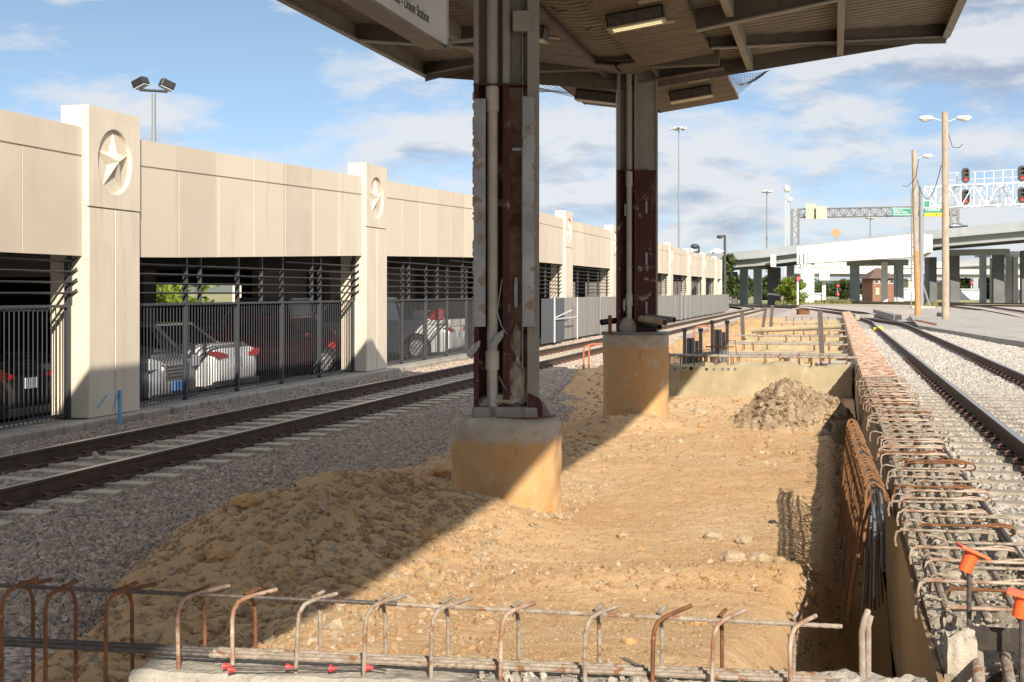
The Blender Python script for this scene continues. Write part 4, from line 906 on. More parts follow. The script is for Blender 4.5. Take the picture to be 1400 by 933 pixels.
def light(x, y, label, lit):
    s_ = 1 if x > VC else -1; z = zs(x)-.012
    t = thing('light_fixture', label, 'light fixture', (x, y, z-.16), 'box lights under the canopy spine')
    tl_ = Matrix.Translation((x, y, z-.0)) @ Matrix.Rotation(-s_*math.atan(.145), 4, 'Y')
    L, Wd, H = .36, .17, .17; mb = MB()
    mb.box(-L, L, -Wd, -Wd+.015, -H, 0, tl_).box(-L, L, Wd-.015, Wd, -H, 0, tl_).box(-L, -L+.015, -Wd, Wd, -H, 0, tl_).box(L-.015, L, -Wd, Wd, -H, 0, tl_).box(-L, L, -Wd, Wd, -.012, -.002, tl_)
    hs = mb.build('housing', mt['blackplate' if False else 'rebar_dark'], t)
    mb = MB(); mb.box(-L-.01, L+.01, -Wd-.012, -Wd+.004, -H-.006, -H+.01, tl_).box(-L-.01, L+.01, Wd-.004, Wd+.012, -H-.006, -H+.01, tl_).box(-L-.012, -L+.004, -Wd, Wd, -H-.006, -H+.01, tl_).box(L-.004, L+.012, -Wd, Wd, -H-.006, -H+.01, tl_).build('trim_frame', mt['patch'], t)
    MB().box(-L+.005, L-.005, -Wd+.005, Wd-.005, -H-.001, -H+.004, tl_).build('diffuser', mt['diff'], t)
    if lit:
        for yy in (-.05, .05): MB().tube([tl_ @ Vector((-L+.05, yy, -H-.004)), tl_ @ Vector((L-.05, yy, -H-.004))], .011, 8).build('tube', mt['tube'], t)
light(-2.42, 16.7, 'lit box light with a glowing tube on the right side of the canopy spine', True)
light(-4.02, 17.2, 'unlit box light half hidden by the near column', False)
light(-2.42, 23.3, 'box light on the far end of the soffit right of the far column', False)
light(-4.05, 23.3, 'box light on the far end of the soffit left of the far column', False)
# bird netting
def net(name, P0, P1, P2, P3, label, n=16, sag=.15):
    mb = MB(); G = lambda u, v: (Vector(P0)*(1-u)+Vector(P1)*u)*(1-v)+(Vector(P3)*(1-u)+Vector(P2)*u)*v-Vector((0,0,sag*math.sin(math.pi*u)*1.0*math.sin(math.pi*min(1, v+.2))))
    for i in range(n+1): mb.tube([G(i/n, j/6) for j in range(7)], .0035, 3, False)
    for j in range(n+1): mb.tube([G(i/6, j/n) for i in range(7)], .0035, 3, False)
    tag(mb.build(name, mt['black'], None), label, 'netting')
net('bird_netting', (-1.74,21.9,5.46), (-1.0,22.05,5.40), (-1.1,22.1,5.38), (-1.74,25.3,5.5), 'torn black bird netting hanging right of the far soffit end')
net('bird_netting', (-4.66,21.9,5.46), (-5.4,22.05,5.36), (-5.3,22.1,5.36), (-4.66,25.3,5.5), 'torn black bird netting hanging left of the far soffit end')
# hanging sign
sg = thing('station_sign', 'long white hanging sign box reading Dallas - Union Station under the left canopy wing', 'sign', (-4.34, 11.4, 4.5))
SY1 = 14.38; SX = -4.20; SZ = 4.52
MB().bev(SX-.27, SX-.004, 8.3, SY1, SZ, SZ+.62, .012).build('sign_box', mt['paint'], sg)
MB().box(SX-.003, SX+.004, 8.32, SY1-.05, SZ+.03, SZ+.60).build('sign_face', mt['signwhite'], sg)
mb = MB(); mb.bev(SX-.01, SX+.012, SY1-.05, SY1+.01, SZ, SZ+.62, .004); mb.build('end_frame', mt['lampgrey'], sg)
TM = Matrix.Translation((SX+.006, 13.66, SZ+.145)) @ Matrix(((0,0,1,0),(1,0,0,0),(0,1,0,0),(0,0,0,1)))
text_part('lettering', 'Dallas - Union Station', mt['letter'], sg, TM, .165, .92, .002, 'RIGHT')
for y in (9.2, 13.6): MB().tube([(SX-.13,y,SZ+.6),(SX-.13,y,5.5)], .025, 8).build('hanger', mt['paint'], sg)
MB().tube([(SX+.0,14.38,SZ-.0),(SX+.12,14.1,SZ+.02),(SX+.55,13.5,SZ-.08)], .022, 8).build('brace_pipe', mt['paint'], sg)
# ================= columns and pedestals =================
def fx(t):    # lateral, depth offsets on a column -> world (columns turned squarely to the rails, seen from the camera side)
    return t
def column(cx, cy, z0, label, near):
    t = thing('canopy_column', label, 'column', (cx, cy, z0)); A = -R(-13.5)+0; MM = Matrix.Translation((cx, cy, 0)) @ Matrix.Rotation(R(13.0), 4, 'Z')
    zt = 5.55; zj = 3.80
    def P_(name, mat, fn, sm=False):
        mb = MB(); fn(mb); return mb.build(name, mat, t, sm)
    w = .315
    for (za, zb_, mat, nm) in ((z0+.0, zj, 'maroon', 'steel_section'), (zj+.0, zt, 'paint', 'painted_section')):
        def f(mb):
            mb.box(-w, -w+.02, -.15, .16, za, zb_, MM)            # left flange
            mb.box(-.02, .0, -.13, .16, za, zb_, MM)              # middle flange
            mb.box(-w+.02, -.02, .02, .035, za, zb_, MM)          # left web
            if near: mb.box(w-.11, w-.09, -.13, .16, za, zb_, MM)
            mb.box(-w-.0, -w+.05, -.165, -.15, za, zb_, MM)
            mb.box(-.035, .03, -.145, -.13, za, zb_, MM)
        P_(nm, mt[mat], f)
        P_('web_plate', mt['mastic' if near and mat == 'maroon' else mat], lambda mb: mb.box(.0, w-.09 if near else w-.0, (.0 if near else -.11), .015 if near else -.095, za, zb_, MM))
    P_('corner_cover', mt['paint'], lambda mb: mb.bev(w-.115 if near else w-.0, w if near else w+.035, -.17 if near else -.14, .17, z0+.02, zt, .006, MM))
    P_('joint_plate', mt['maroon'], lambda mb: mb.box(-w-.004, w-.116, -.166, .03, zj-.012, zj+.006, MM))
    r = .058 if near else .052; px_ = -.137 if near else -.09
    if not near: px_ = -.115
    P_('downspout', mt['pipegrey'], lambda mb: mb.tube([MM @ Vector((px_,-.09,zj-.02)), MM @ Vector((px_,-.09,zt))], r, 20), True)
    zb0 = z0+.10
    P_('pvc_pipe', mt['pvc'], lambda mb: mb.tube([MM @ Vector((px_,-.09,zb0)), MM @ Vector((px_,-.09,zj-.012))], r-.004, 20), True)
    P_('pipe_coupling', mt['pvc'], lambda mb: (mb.tube([MM @ Vector((px_,-.09,zj-.26)), MM @ Vector((px_,-.09,zj-.02))], r+.008, 20), mb.tube([MM @ Vector((px_,-.09,zb0+.36)), MM @ Vector((px_,-.09,zb0+.54))], r+.012, 20)), True)
    if near:
        P_('sheet_cladding', mt['galv'], lambda mb: mb.bev(-w+.0, -w+.115, -.172, -.158, 1.47, 3.66, .004, MM))
        P_('sheet_cladding', mt['galv'], lambda mb: mb.bev(.155, .275-.01, -.19, -.174, 1.47, 3.68, .004, MM))
        P_('conduit', mt['galv'], lambda mb: mb.tube([MM @ Vector((.155,-.05,.95)), MM @ Vector((.155,-.05,4.34))], .013, 10), True)
        P_('conduit', mt['paint'], lambda mb: mb.tube([MM @ Vector((.155,-.05,4.5)), MM @ Vector((.175,-.05,5.3))], .013, 10), True)
        P_('junction_box', mt['paint'], lambda mb: mb.bev(.06, .235, -.20, -.03, 4.30, 4.50, .012, MM))
        for z, x in ((3.18, .10), (1.80, .09), (1.75, -.24)): P_('bracket', mt['galv'], lambda mb: (mb.bev(x-.05, x+.05, -.06, -.03, z-.012, z+.022, .004, MM)) if z > 3 else mb.bev(x-.022, x+.022, -.045, -.01, z-.15, z+.15, .006, MM))
        P_('bracket', mt['galv'], lambda mb: mb.bev(.085, .125, -.04, -.01, 1.02, 1.30, .006, MM))
        def frays(mb):
            rd = random.Random(4)
            for k in range(90):
                z = rd.uniform(1.4, 3.7); x = .268+rd.uniform(-.004,.006); mb.ball(tuple(MM @ Vector((x, -.178, z))), .008, .006, rd.uniform(.01,.035), 5, 4)
            for k in range(60):
                z = rd.uniform(1.3, 3.7); mb.ball(tuple(MM @ Vector((-w-.004, -.165, z))), .009, .007, rd.uniform(.01,.035), 5, 4)
        P_('caulk_bead', mt['stonepatch'], frays)
        def rub(mb):
            import bmesh; from mathutils import noise as mn
            for (x, y, z, a, b, c) in ((.10,-.02,.90,.125,.10,.24), (.10,-.02,1.32,.06,.05,.16), (-.02,-.03,.76,.20,.12,.07), (-.2,-.05,.73,.10,.09,.06)):
                bm = bmesh.new(); bmesh.ops.create_icosphere(bm, subdivisions=4, radius=1)
                for v in bm.verts: v.co *= 1+.25*mn.noise(v.co*2.2+Vector((z*9,0,0)))+.10*mn.noise(v.co*6)
                for v in bm.verts: v.co = MM @ Vector((x+v.co.x*a, y+v.co.y*b, z+max(-.9,v.co.z)*c))
                bm.verts.index_update(); mb.add([v.co for v in bm.verts], [[v.index for v in f.verts] for f in bm.faces]); bm.free()
        P_('grout_lump', mt['stonepatch'], rub)
        P_('wire_tie', mt['galv'], lambda mb: (mb.tube([MM @ Vector(q) for q in ((-.04,-.17,1.93),(-.09,-.2,1.62),(-.05,-.19,1.48),(.0,-.16,1.40))], .005, 5), mb.tube([MM @ Vector(q) for q in ((-.07,-.17,.99),(-.04,-.2,.93),(.0,-.17,.87))], .005, 5)))
        for s_, z in ((-.02, .0),): pass
        P_('foot_plate', mt['conc'], lambda mb: mb.bev(-.33, .30, -.19, .20, .59, .70, .02, MM))
        P_('boot_plate', mt['maroon'], lambda mb: mb.prism([(.205,.57),(.345,.57),(.345,.72),(.325,.78),(.205,.84)], -.185, -.172, 'Y', MM))
        P_('gusset', mt['paint'], lambda mb: mb.prism([(.32,.58),(.42,.58),(.42,.64),(.36,.75),(.32,.75)], -.12, .16, 'Y', MM))
        P_('gasket_bar', mt['rust'], lambda mb: mb.tube([MM @ Vector(q) for q in ((-.10,-.25,.605),(.1,-.28,.60),(.3,-.26,.605),(.47,-.2,.62))], .009, 6))
    else:
        P_('bracket', mt['galv'], lambda mb: [mb.bev(x-.015, x+.015, -.125, -.10, z-.10, z+.10, .005, MM) for x, z in ((.165,3.2),(-.18,3.15),(.165,1.55),(-.2,1.6),(.165,2.35))])
        P_('grout_lump', mt['stonepatch'], lambda mb: mb.ball((cx-.13, cy-.1, z0+.10), .17, .16, .17, 14, 9))
    return t
def pedestal(cx, cy, r, z0, z1, label, rough):
    m, n = pedestal_mat(); m.node_tree.nodes  # stain line: upper cap of the pedestal stays clean
    mb = MB(); prof = []
    nseg = 40; H = z1-z0
    for k in range(nseg+1): prof.append((r, z0+H*k/nseg*.94))
    for a in (0, 15, 30, 45, 60, 75, 88): prof.append((r-.075*rough*(1-math.cos(R(a))), z1-.075*rough*(1-math.sin(R(a)))))
    prof = [p_ for p_ in prof if p_[1] <= z1-.076*rough or p_[0] < r-1e-6 or p_[1] > z1-.02] + [(r-.075*rough-.02, z1+.002), (.05, z1+.004)]
    mb.lathe(prof, cx, cy, 72)
    vs = np.array(mb.v); ang = np.arctan2(vs[:,1]-cy, vs[:,0]-cx); rr = np.hypot(vs[:,0]-cx, vs[:,1]-cy)
    dr = (fbm(ang*3+9, vs[:,2]*3, 4)*.03+fbm(ang*9+9, vs[:,2]*9, 3)*.012)*rough*(rr > .2)
    dr -= .05*rough*np.clip(vnoise(ang*3.5+40, vs[:,2]*5+7)-.62, 0, 1)*(rr > .2)
    vs[:,0] += np.cos(ang)*dr; vs[:,1] += np.sin(ang)*dr; vs[:,2] += (vs[:,2] > z1-.06)*fbm(vs[:,0]*5, vs[:,1]*5, 3)*.03*rough
    mb.v = [tuple(v) for v in vs]
    o = mb.build('concrete_pedestal', m, None, True); tag(o, label, 'pedestal')
    # shift material height so that staining ends below the cap: object z runs from the base
    for nd in m.node_tree.nodes:
        if nd.type == 'SEPXYZ':
            mp = m.node_tree.nodes.new('ShaderNodeMapping'); mp.inputs['Location'].default_value = (0, 0, -(H-.24)+(z0-z0)); lk = nd.inputs[0].links[0]; src = lk.from_socket
            m.node_tree.links.new(src, mp.inputs[0]); m.node_tree.links.new(mp.outputs[0], nd.inputs[0])
    return o
pedestal(-3.09, 12.63, .535, -.6, .595, 'near round concrete pedestal with a worn rounded rim, half buried by the soil mound', 1.0)
pedestal(-3.17, 21.9, .54, -.7, 1.13, 'far tall round concrete pedestal stained orange, crossed by the diagonal shadow edge', .35)
column(-3.09+.0, 12.63, .595, 'near steel canopy column with torn cladding and exposed maroon primer', True)
column(-3.17, 21.9, 1.13, 'far steel canopy column with maroon lower half and a white drain pipe', False)
for (a, b, z, lab, m) in (((-3.33,12.42),(-3.28,12.42),1.0,0,0),): pass
for (px_, py_, l) in ((648,478,'clear plastic bottle wedged at the left edge of the near column'), (680,464,'clear plastic bottle wedged by the white pipe of the near column')):
    p = at(px_, py_, Y=12.42); mb = MB(); MM = Matrix.Translation(p) @ Matrix.Rotation(R(35), 4, 'Y')
    mb.lathe([(.02,-.09),(.035,-.085),(.036,.02),(.033,.04),(.036,.05),(.015,.085),(.014,.10)], n=16, M=MM); b = mb.build('plastic_bottle', mt['clearglass'], None, True); tag(b, l, 'bottle')
# pipes and form straps lying on the far pedestal
mb = MB(); mb.lathe([(.555,1.125),(.56,1.125),(.56,1.155),(.545,1.158)], -3.17, 21.9, 40); tag(mb.build('form_strap', mt['conduit'], None), 'thin grey strap ring round the top of the far pedestal', 'strap')
def pipe(a, b, r, mat, label, name='loose_pipe'):
    mb = MB(); a = Vector(a); b = Vector(b); t = (b-a).normalized(); u = t.cross(Vector((0,0,1))).normalized(); w = t.cross(u); n = 20; vs = []; 
    for p, rr in ((a,r),(b,r),(b,r*.82),(a,r*.82)):
        for k in range(n): an = 2*math.pi*k/n; vs.append(p+(u*math.cos(an)+w*math.sin(an))*rr)
    fs = [(q*n+k, q*n+(k+1) % n, ((q+1) % 4)*n+(k+1) % n, ((q+1) % 4)*n+k) for q in range(4) for k in range(n)]
    mb.add(vs, fs); tag(mb.build(name, mat, None, True), label, 'pipe')
q = lambda px, py, Y: tuple(at(px, py, Y=Y))
pipe(q(884,433,21.75), q(922,437.5,21.4), .045, mt['conduit'], 'grey conduit with a collar, upper of the pipes sticking out right of the far column')
pipe(q(876,436,21.75), q(909,441,21.2), .055, mt['tanwall'], 'tan hollow pipe below the grey conduit on the far pedestal')
pipe(q(870,442,21.9), q(902,447,21.3), .045, mt['black'], 'black pipe lowest of the pipes right of the far column')
pipe(q(822,441,21.7), q(846,438,21.9), .05, mt['black'], 'short black pipe sticking out left of the far column')
mb = MB(); p = at(834,436,Y=21.45); mb.tube([(p.x,p.y,1.13),(p.x,p.y,1.13+.30)], .032, 10); tag(mb.build('pipe_stub', mt['rust'], None), 'rusty upright pipe stub on the far pedestal', 'pipe stub')
# orange bent bars by the far pedestal
def bent(pts, r, label, mat='rustorange', grp=None):
    mb = MB(); mb.tube(pts, r, 8); tag(mb.build('bent_bar', mt[mat], None, True), label, 'bent bar', grp)
mt['rustorange'] = M('bright rust', (.42,.14,.06), (.30,.10,.05), 14, .8, 0, .3, 80)
g0 = at(798,508,Z=-.3); 
for dxx, lab in ((0, 'orange rusted bent bar loop, left of the pair standing beside the far pedestal'), (.12, 'orange rusted bent bar loop, right of the pair standing beside the far pedestal')):
    x, y = g0.x+dxx, g0.y+dxx; bent([(x,y,-.4),(x,y,.25),(x+.04,y,.36),(x+.2,y+.1,.42),(x+.9,y+.6,.40)], .025, lab)
# ================= cross beam in the foreground =================
def fy(x): return 5.03+.10*x
fb = M('foreground cast beam', (.36,.335,.285), (.27,.25,.205), 5, .93, 0, .9, 40, .012, spot=((.19,.17,.135), 8, .58))
xs_ = np.arange(-2.62, .345, .018); 
def z_fb(X, Y):
    v = (Y-fy(X)); e = .016*fbm(X*9, Y*12, 5)
    z = .352+e+.022*fbm(X*3, Y*5, 4)*sstep(-.9,-.1,X)+.03*sstep(-1.4,.0,X)*vnoise(X*26,Y*26)
    return z
vs = []; mb = MB(); ys2 = np.linspace(-.13, .19, 20); nx, ny = len(xs_), len(ys2)
G = [[(x, fy(x)+v, float(z_fb(np.array([x]), np.array([fy(x)+v]))[0])-(.012 if j in (0, ny-1) else 0)) for j, v in enumerate(ys2)] for x in xs_]
for col in G: vs += col
fs = [(i*ny+j, (i+1)*ny+j, (i+1)*ny+j+1, i*ny+j+1) for i in range(nx-1) for j in range(ny-1)]
b0 = len(vs)
for i, x in enumerate(xs_): vs += [(x, fy(x)-.138, .33), (x, fy(x)-.138, -.7), (x, fy(x)+.196, .33), (x, fy(x)+.196, -.7)]
for i in range(nx-1):
    a, c = b0+i*4, b0+(i+1)*4
    fs += [(a, c, (i+1)*ny, i*ny), (a+1, c+1, c, a), (a+2, i*ny+ny-1, (i+1)*ny+ny-1, c+2), (a+3, a+2, c+2, c+3)]
fs += [tuple([j for j in range(ny)]+[b0+2, b0+3, b0+1, b0])]
e_ = (nx-1)*ny; fs += [tuple([e_+j for j in range(ny-1, -1, -1)]+[b0+(nx-1)*4, b0+(nx-1)*4+1, b0+(nx-1)*4+3, b0+(nx-1)*4+2])]
mb.add(vs, fs); o = mb.build('concrete_beam', fb, None, False); tag(o, 'pale rough topped concrete cross beam along the bottom edge of the photo', 'concrete beam')
cg = thing('rebar_cage', 'row of bent hoop bars tied to long bars over the foreground cross beam', 'rebar cage', (-1.4, 4.8, .3))
MB().bar((-3.7, fy(-3.7), .640), (-1.62, fy(-1.62), .610), .0085, 8).build('top_bar', mt['rebar_dark'], cg)
MB().bar((-1.62, fy(-1.62), .608), (.03, fy(0.03), .580), .0085, 8).build('top_bar', mt['rebar_pale'], cg)
for v, z in ((-.03,.384),(.005,.388),(.05,.385)):
    MB().bar((-3.7, fy(-3.7)+v, z+.03), (-2.35, fy(-2.35)+v, z+.012), .009, 7).build('long_bar', mt['rebar_dark'], cg)
    MB().bar((-2.35, fy(-2.35)+v, z+.012), (.0-abs(v), fy(0)+v, z), .010, 7).build('long_bar', mt['rebar_pale'], cg)
hp = [(2,'rust',.19),(62,'rust',.09),(145,'rust',.20),(243,'rebar_mix',.22),(318,'rebar_mix',.19),(408,'rebar_pale',.17),(500,'rebar_pale',.19),(590,'rebar_pale',.20),(685,'rebar_mix',.17),(800,'rebar_pale',.17),(893,'rust',.24),(975,'rebar_mix',.21),(1080,'rebar_mix',.17)]
rd = random.Random(3)
for k, (px_, m, tip) in enumerate(hp):
    x = at(px_, 860, Y=4.9 if px_ > 500 else 4.65).x; x = at(px_, 860, Y=fy(x)-.08).x; y = fy(x)-.08; lean = rd.uniform(-.010, .010); zb_ = .30 if x > -2.6 else -.5; dz = -.013*(x+1.6)/1.6*1.0
    T = .622-.0145*(x+3.7)
    pts = [(x-lean, y-.005, zb_), (x, y, T-.055), (x+.004, y+.006, T-.015), (x+.016, y+.022, T+.012), (x+.034, y+.05, T+.022), (x+.052, y+.09, T+.024), (x+.03+tip*.34, y+tip*1.05, T+.024)]
    hb = MB(); hb.bar(pts[0], pts[1], .0094, 9, .012, .05) if False else hb.tube(pts, .0084, 10); hb.build('hoop', mt[m], cg, True)
    x2 = x+.015+rd.uniform(-.008,.010); y2 = y+.19; pts = [(x2, y2, zb_), (x2, y2-.005, T-.06), (x2-.002, y2-.02, T-.02), (x2-.002, y2-.06, T+.016), (x2-.006, y2-.09, T+.020), (x2+.012, y2-.03+tip*.2, T+.026)]
    hb = MB(); hb.tube(pts, .0078, 9); hb.build('hoop', mt['rust' if k < 5 or k == 11 else 'rebar_pale'], cg, True)
    y -= .0
    # tie wire
    hb = MB(); hb.tube([(x+.035+.012*math.cos(a*1.0), y+.08+.016*math.sin(a), T+.01+.018*math.cos(a)) for a in np.linspace(0, 12, 26)], .0018, 4); hb.build('tie_wire', mt['rust'], cg)
x = .105; y = 5.17; hb = MB(); hb.tube([(x,y,.30),(x-.003,y,.53),(x+.004,y+.01,.565),(x+.02,y+.05,.60)], .0125, 9); hb.tube([(x+.02,y+.01,.30),(x+.020,y+.01,.55),(x+.03,y+.03,.585)], .0115, 9)
tag(hb.build('rebar_stub', mt['rebar_pale'], None, True), 'mortar crusted upright bar pair alone at the right end of the cross beam', 'rebar stub')
# two thin rods with red plastic caps
for k, (pts, caps, lab) in enumerate((([(310,911),(450,913),(534,910)], (310,396,), 'upper of two thin dark rods with red caps lying on the cross beam'), ([(317,916),(420,915),(505,913),(528,917)], (317,455,505), 'lower of two thin dark rods with red caps lying on the cross beam'))):
    t = thing('thin_rod', lab, 'rod', tuple(at(*pts[0], Z=.372)), 'thin rods with red caps'); P3 = [at(a, b, Z=.375+.004*k) for a, b in pts]
    MB().tube(P3, .0038, 6).build('rod', mt['rebar_dark'], t)
    for c in caps:
        p = at(c, np.interp(c, [a for a, b in pts], [b for a, b in pts]), Z=.38); MM = Matrix.Translation(p) @ Matrix.Rotation(R(88), 4, 'Y'); MB().lathe([(.014,-.011),(.013,-.009),(.007,.006),(.005,.015)], n=10, M=MM).build('red_cap', mt['redcap'], t, True)
mb = MB(); mb.tube([at(851,900,Z=.42), at(872,910,Z=.40), at(895,926,Z=.385), at(912,934,Z=.38)], .006, 6); tag(mb.build('loose_wire', mt['rebar_dark'], None), 'loose dark bent wire on the right half of the cross beam', 'wire')
# ================= long beam on the right =================
BX0, BX1 = .42, .95
mb = MB(); mb.box(.384, .406, 5.1, 10.4, -.62, .33); tag(mb.build('formwork_board', mt['ply'], None), 'weathered plywood board lining the trench side of the rebar beam', 'formwork board')
vs = []; fs = []
xs_ = np.linspace(BX0-.01, BX1-.01, 26); ys_ = np.concatenate([np.arange(5.35, 20, .035), np.arange(20, 95, .25)])
X_, Y_ = np.meshgrid(xs_, ys_)
top = np.interp(Y_, [5.3, 7, 9, 12, 17, 20, 30, 95], [.33, .36, .41, .445, .465, .47, .475, .475])
Z_ = top+(fbm(X_*6, Y_*6, 5)*.07+vnoise(X_*28, Y_*28)*.045-.02)*np.interp(Y_, [5, 14, 22], [1, .6, .25])
def shift(Y): return np.interp(Y, [5, 20, 40, 95], [0, 0, .0, .12])
ny, nx = Z_.shape
V_ = np.stack([X_+shift(Y_), Y_, Z_], -1).reshape(-1, 3).tolist(); i_ = (np.arange(nx-1)[None,:]+np.arange(ny-1)[:,None]*nx)
fs = np.stack([i_, i_+1, i_+nx+1, i_+nx], -1).reshape(-1, 4).tolist()
b0 = len(V_)
for k, y in enumerate(ys_):
    s_ = float(shift(y)); V_ += [[BX0-.012+s_, y, .22], [BX0-.012+s_, y, -.7], [BX1+s_, y, .2], [BX1+s_, y, -.4]]
for k in range(ny-1):
    a, c = b0+4*k, b0+4*(k+1); fs += [[k*nx, (k+1)*nx, c, a], [a, c, c+1, a+1], [(k+1)*nx+nx-1, k*nx+nx-1, a+2, c+2], [c+2, a+2, a+3, c+3]]
fs.append([j for j in range(nx)][::-1]+[b0, b0+1, b0+3, b0+2])
mb = MB(); mb.add(V_, fs)
def beam_mat():
    n = NT('rough beam concrete with rust'); g = n.N.new('ShaderNodeNewGeometry'); sx = n.N.new('ShaderNodeSeparateXYZ'); n.L.new(g.outputs['Position'], sx.inputs[0])
    c = n.mix(n.ramp(n.noise(8, 6, .65), .38, .62), (.36,.31,.245), (.24,.20,.155))
    yy = n.math('ADD', n.math('DIVIDE', sx.outputs[1], 100), n.math('MULTIPLY', n.math('SUBTRACT', n.noise(1.2, 5, .7), .5), .12))
    r = n.ramp(yy, .13, .17); rust = n.mix(n.ramp(n.noise(3.5, 6, .7, (1, 3, 1), 4), .40, .62), (.40,.32,.24), (.27,.165,.095))
    c = n.mix(r, c, rust); n.color(c); n.bump(n.noise(40, 7, .75), .8, .012); return n.fin(.95, 0, .15)
o = mb.build('grade_beam', beam_mat(), None, True); tag(o, 'long rough grade beam running away between the pit and the right track', 'concrete beam')
e = gridmesh('e9', np.linspace(BX0, BX1-.02, 12), np.arange(5.4, 14, .06), lambda X, Y: np.interp(Y, [5.3,7,9,12,17], [.33,.36,.41,.44,.46])+.01, mt['dirt'])
scatter('mortar_crumbs', e, mt['st_m'], 900, .006, .030, 14, label='crumbled mortar filling the near part of the rebar beam', cat='mortar crumbs', power=1.8); drop(e)
e = gridmesh('e10', np.arange(-1.3,.34,.04), np.arange(4.6, 5.1, .04), lambda X, Y: X*0+.365, mt['dirt'], None, lambda X, Y: np.abs(Y-fy(X)) < .17)
scatter('mortar_crumbs', e, mt['st_m'], 520, .008, .042, 15, label='mortar crumbs on the right half of the foreground cross beam', cat='mortar crumbs', power=1.6); drop(e)
rc = thing('rebar_cage', 'long rusty ladder of stirrups running along the top of the right hand grade beam', 'rebar cage', (.68, 5.6, .3))
for X, r, m in ((.455,.017,'rebar_pale'), (.60,.017,'rebar_pale'), (.73,.015,'rebar_pale'), (.90,.017,'rebar_dark')):
    a = (X+.0, 5.65, .485); b = (X, 20, .49)
    MB().bar(a, b, r, 8, .035, .07).build('long_bar', mt[m], rc)
    MB().tube([(X, 20, .49), (X+.0, 40, .50), (X+.12, 93, .50)], r, 6).build('long_bar', mt['rust'], rc)
MB().bar((.93, 5.65, .40), (.93, 20, .42), .014, 8, .035, .07).build('long_bar', mt['rebar_dark'], rc)
ysn = []; y = 5.75
while y < 21: ysn.append(y); y += .165
rd = random.Random(8); protos = {}
def stirrup(kind):
    mb = MB(); z = .508; x0, x1 = .435, .925; r = .0068
    if kind == 3:     # short hook over the two left bars only
        mb.tube([(x0-.004,0,z-.09),(x0-.008,.0,z-.05),(x0+.0,.005,z-.008),(x0+.03,.01,z+.006),(x0+.075,.02,z-.004),(x0+.15,.045,z-.03)], .0065, 7)
        return mb.build('hook', mt['rebar_pale'], rc, True, local=True)
    mb.tube([(x0-.002,0,z-.085),(x0-.008,.0,z-.045),(x0-.0,.0,z-.008),(x0+.03,0,z+.006),(x1-.03,0,z+.010),(x1+.008,.004,z+.002),(x1+.02,.02,z-.025),(x1+.005,.04,z-.045),(x1-.05,.06,z-.05)], r, 8)
    mb.tube([(x0+.02,.035,z+.004),(x0+.2,.038,z+.002),(x1-.16,.04,z+.004),(x1-.06,.055,z+.016),(x1+.0,.05,z+.008),(x1+.022,.03,z-.02)], r*.9, 7)
    return mb.build('stirrup', mt[('rebar_pale', 'rebar_mix', 'rust')[kind]], rc, True, local=True)
protos = []
for k in range(4):
    o = stirrup(k); off = Vector(rc.location); 
    for v in o.data.vertices: v.co -= Vector((off.x, off.y, off.z))
    protos.append(o)
used = set()
for iy, y in enumerate(ysn):
    k = 2 if rd.random() < .2 else (1 if rd.random() < .35 else 0)
    if y < 8.9: k = rd.choice((1, 1, 2, 0))
    if iy % 3 == 1: k = 3
    if k not in used: o = protos[k]; used.add(k)
    else: o = protos[k].copy(); C.objects.link(o); o.parent = rc
    o.location = (rd.uniform(-.004,.004), y+rd.uniform(-.015,.015), rd.uniform(-.003,.003)); o.rotation_euler = (0, rd.uniform(-.006,.006), rd.uniform(-.02,.02))
mb = MB(); y = 21.2
while y < 92: 
    s_ = float(shift(y)); mb.tube([(.43+s_,y+.03,.43),(.43+s_,y,.505),(.94+s_,y+rd.uniform(-.03,.03),.53),(.95+s_,y+.03,.43)], .013, 5); y += .2+.004*(y-17)
tag(mb.build('far_stirrups', mt['rebar_mix'], rc), kind='stuff')
mb = MB()
for k in range(50):
    y = rd.uniform(12, 40); x = .43+rd.uniform(-.03,.06); z = rd.uniform(.15,.5); mb.tube([(x,y,z),(x+rd.uniform(-.05,.04),y+rd.uniform(-.2,.2),z-rd.uniform(.05,.3))], .009, 5)
tag(mb.build('side_ties', mt['rebar_mix'], rc), kind='stuff')
# end block, plate and thick bars below it
import bmesh; from mathutils import noise as mn
def lump(name, mat, c, s, label, cat, seed=0, sub=5, amp=.25):
    bm = bmesh.new(); bmesh.ops.create_cube(bm, size=2); bmesh.ops.subdivide_edges(bm, edges=bm.edges[:], cuts=14, use_grid_fill=True)
    for v in bm.verts:
        k = v.co.normalized()*1.25; p = v.co.lerp(Vector((k.x, k.y, k.z)), .22); n = amp*mn.noise(p*1.6+Vector((seed, 0, 0)))+amp*.5*mn.noise(p*4.5+Vector((0, seed, 0)))
        p = p*(1+n*.5); v.co = Vector((c[0]+p.x*s[0], c[1]+p.y*s[1], c[2]+p.z*s[2]))
    bm.verts.index_update(); mb = MB(); mb.add([v.co for v in bm.verts], [[v.index for v in f.verts] for f in bm.faces]); bm.free()
    o = mb.build(name, mat, None, True); return tag(o, label, cat)
lump('concrete_chunk', mt['mortar'], (.475, 5.42, .31), (.055, .07, .18), 'broken pale concrete chunk at the near end of the right grade beam', 'concrete chunk', 3)
mb = MB(); mb.bev(.50, .86, 5.44, 5.455, .42, .51, .003); mb.bev(.53, .74, 5.30, 5.315, .30, .36, .003); mb.beam((.56,5.30,.33), (.78,5.44,.42), .05, .012); tag(mb.build('end_plate', mt['blackplate'], None), 'black speckled plate across the near end of the rebar beam', 'plate')
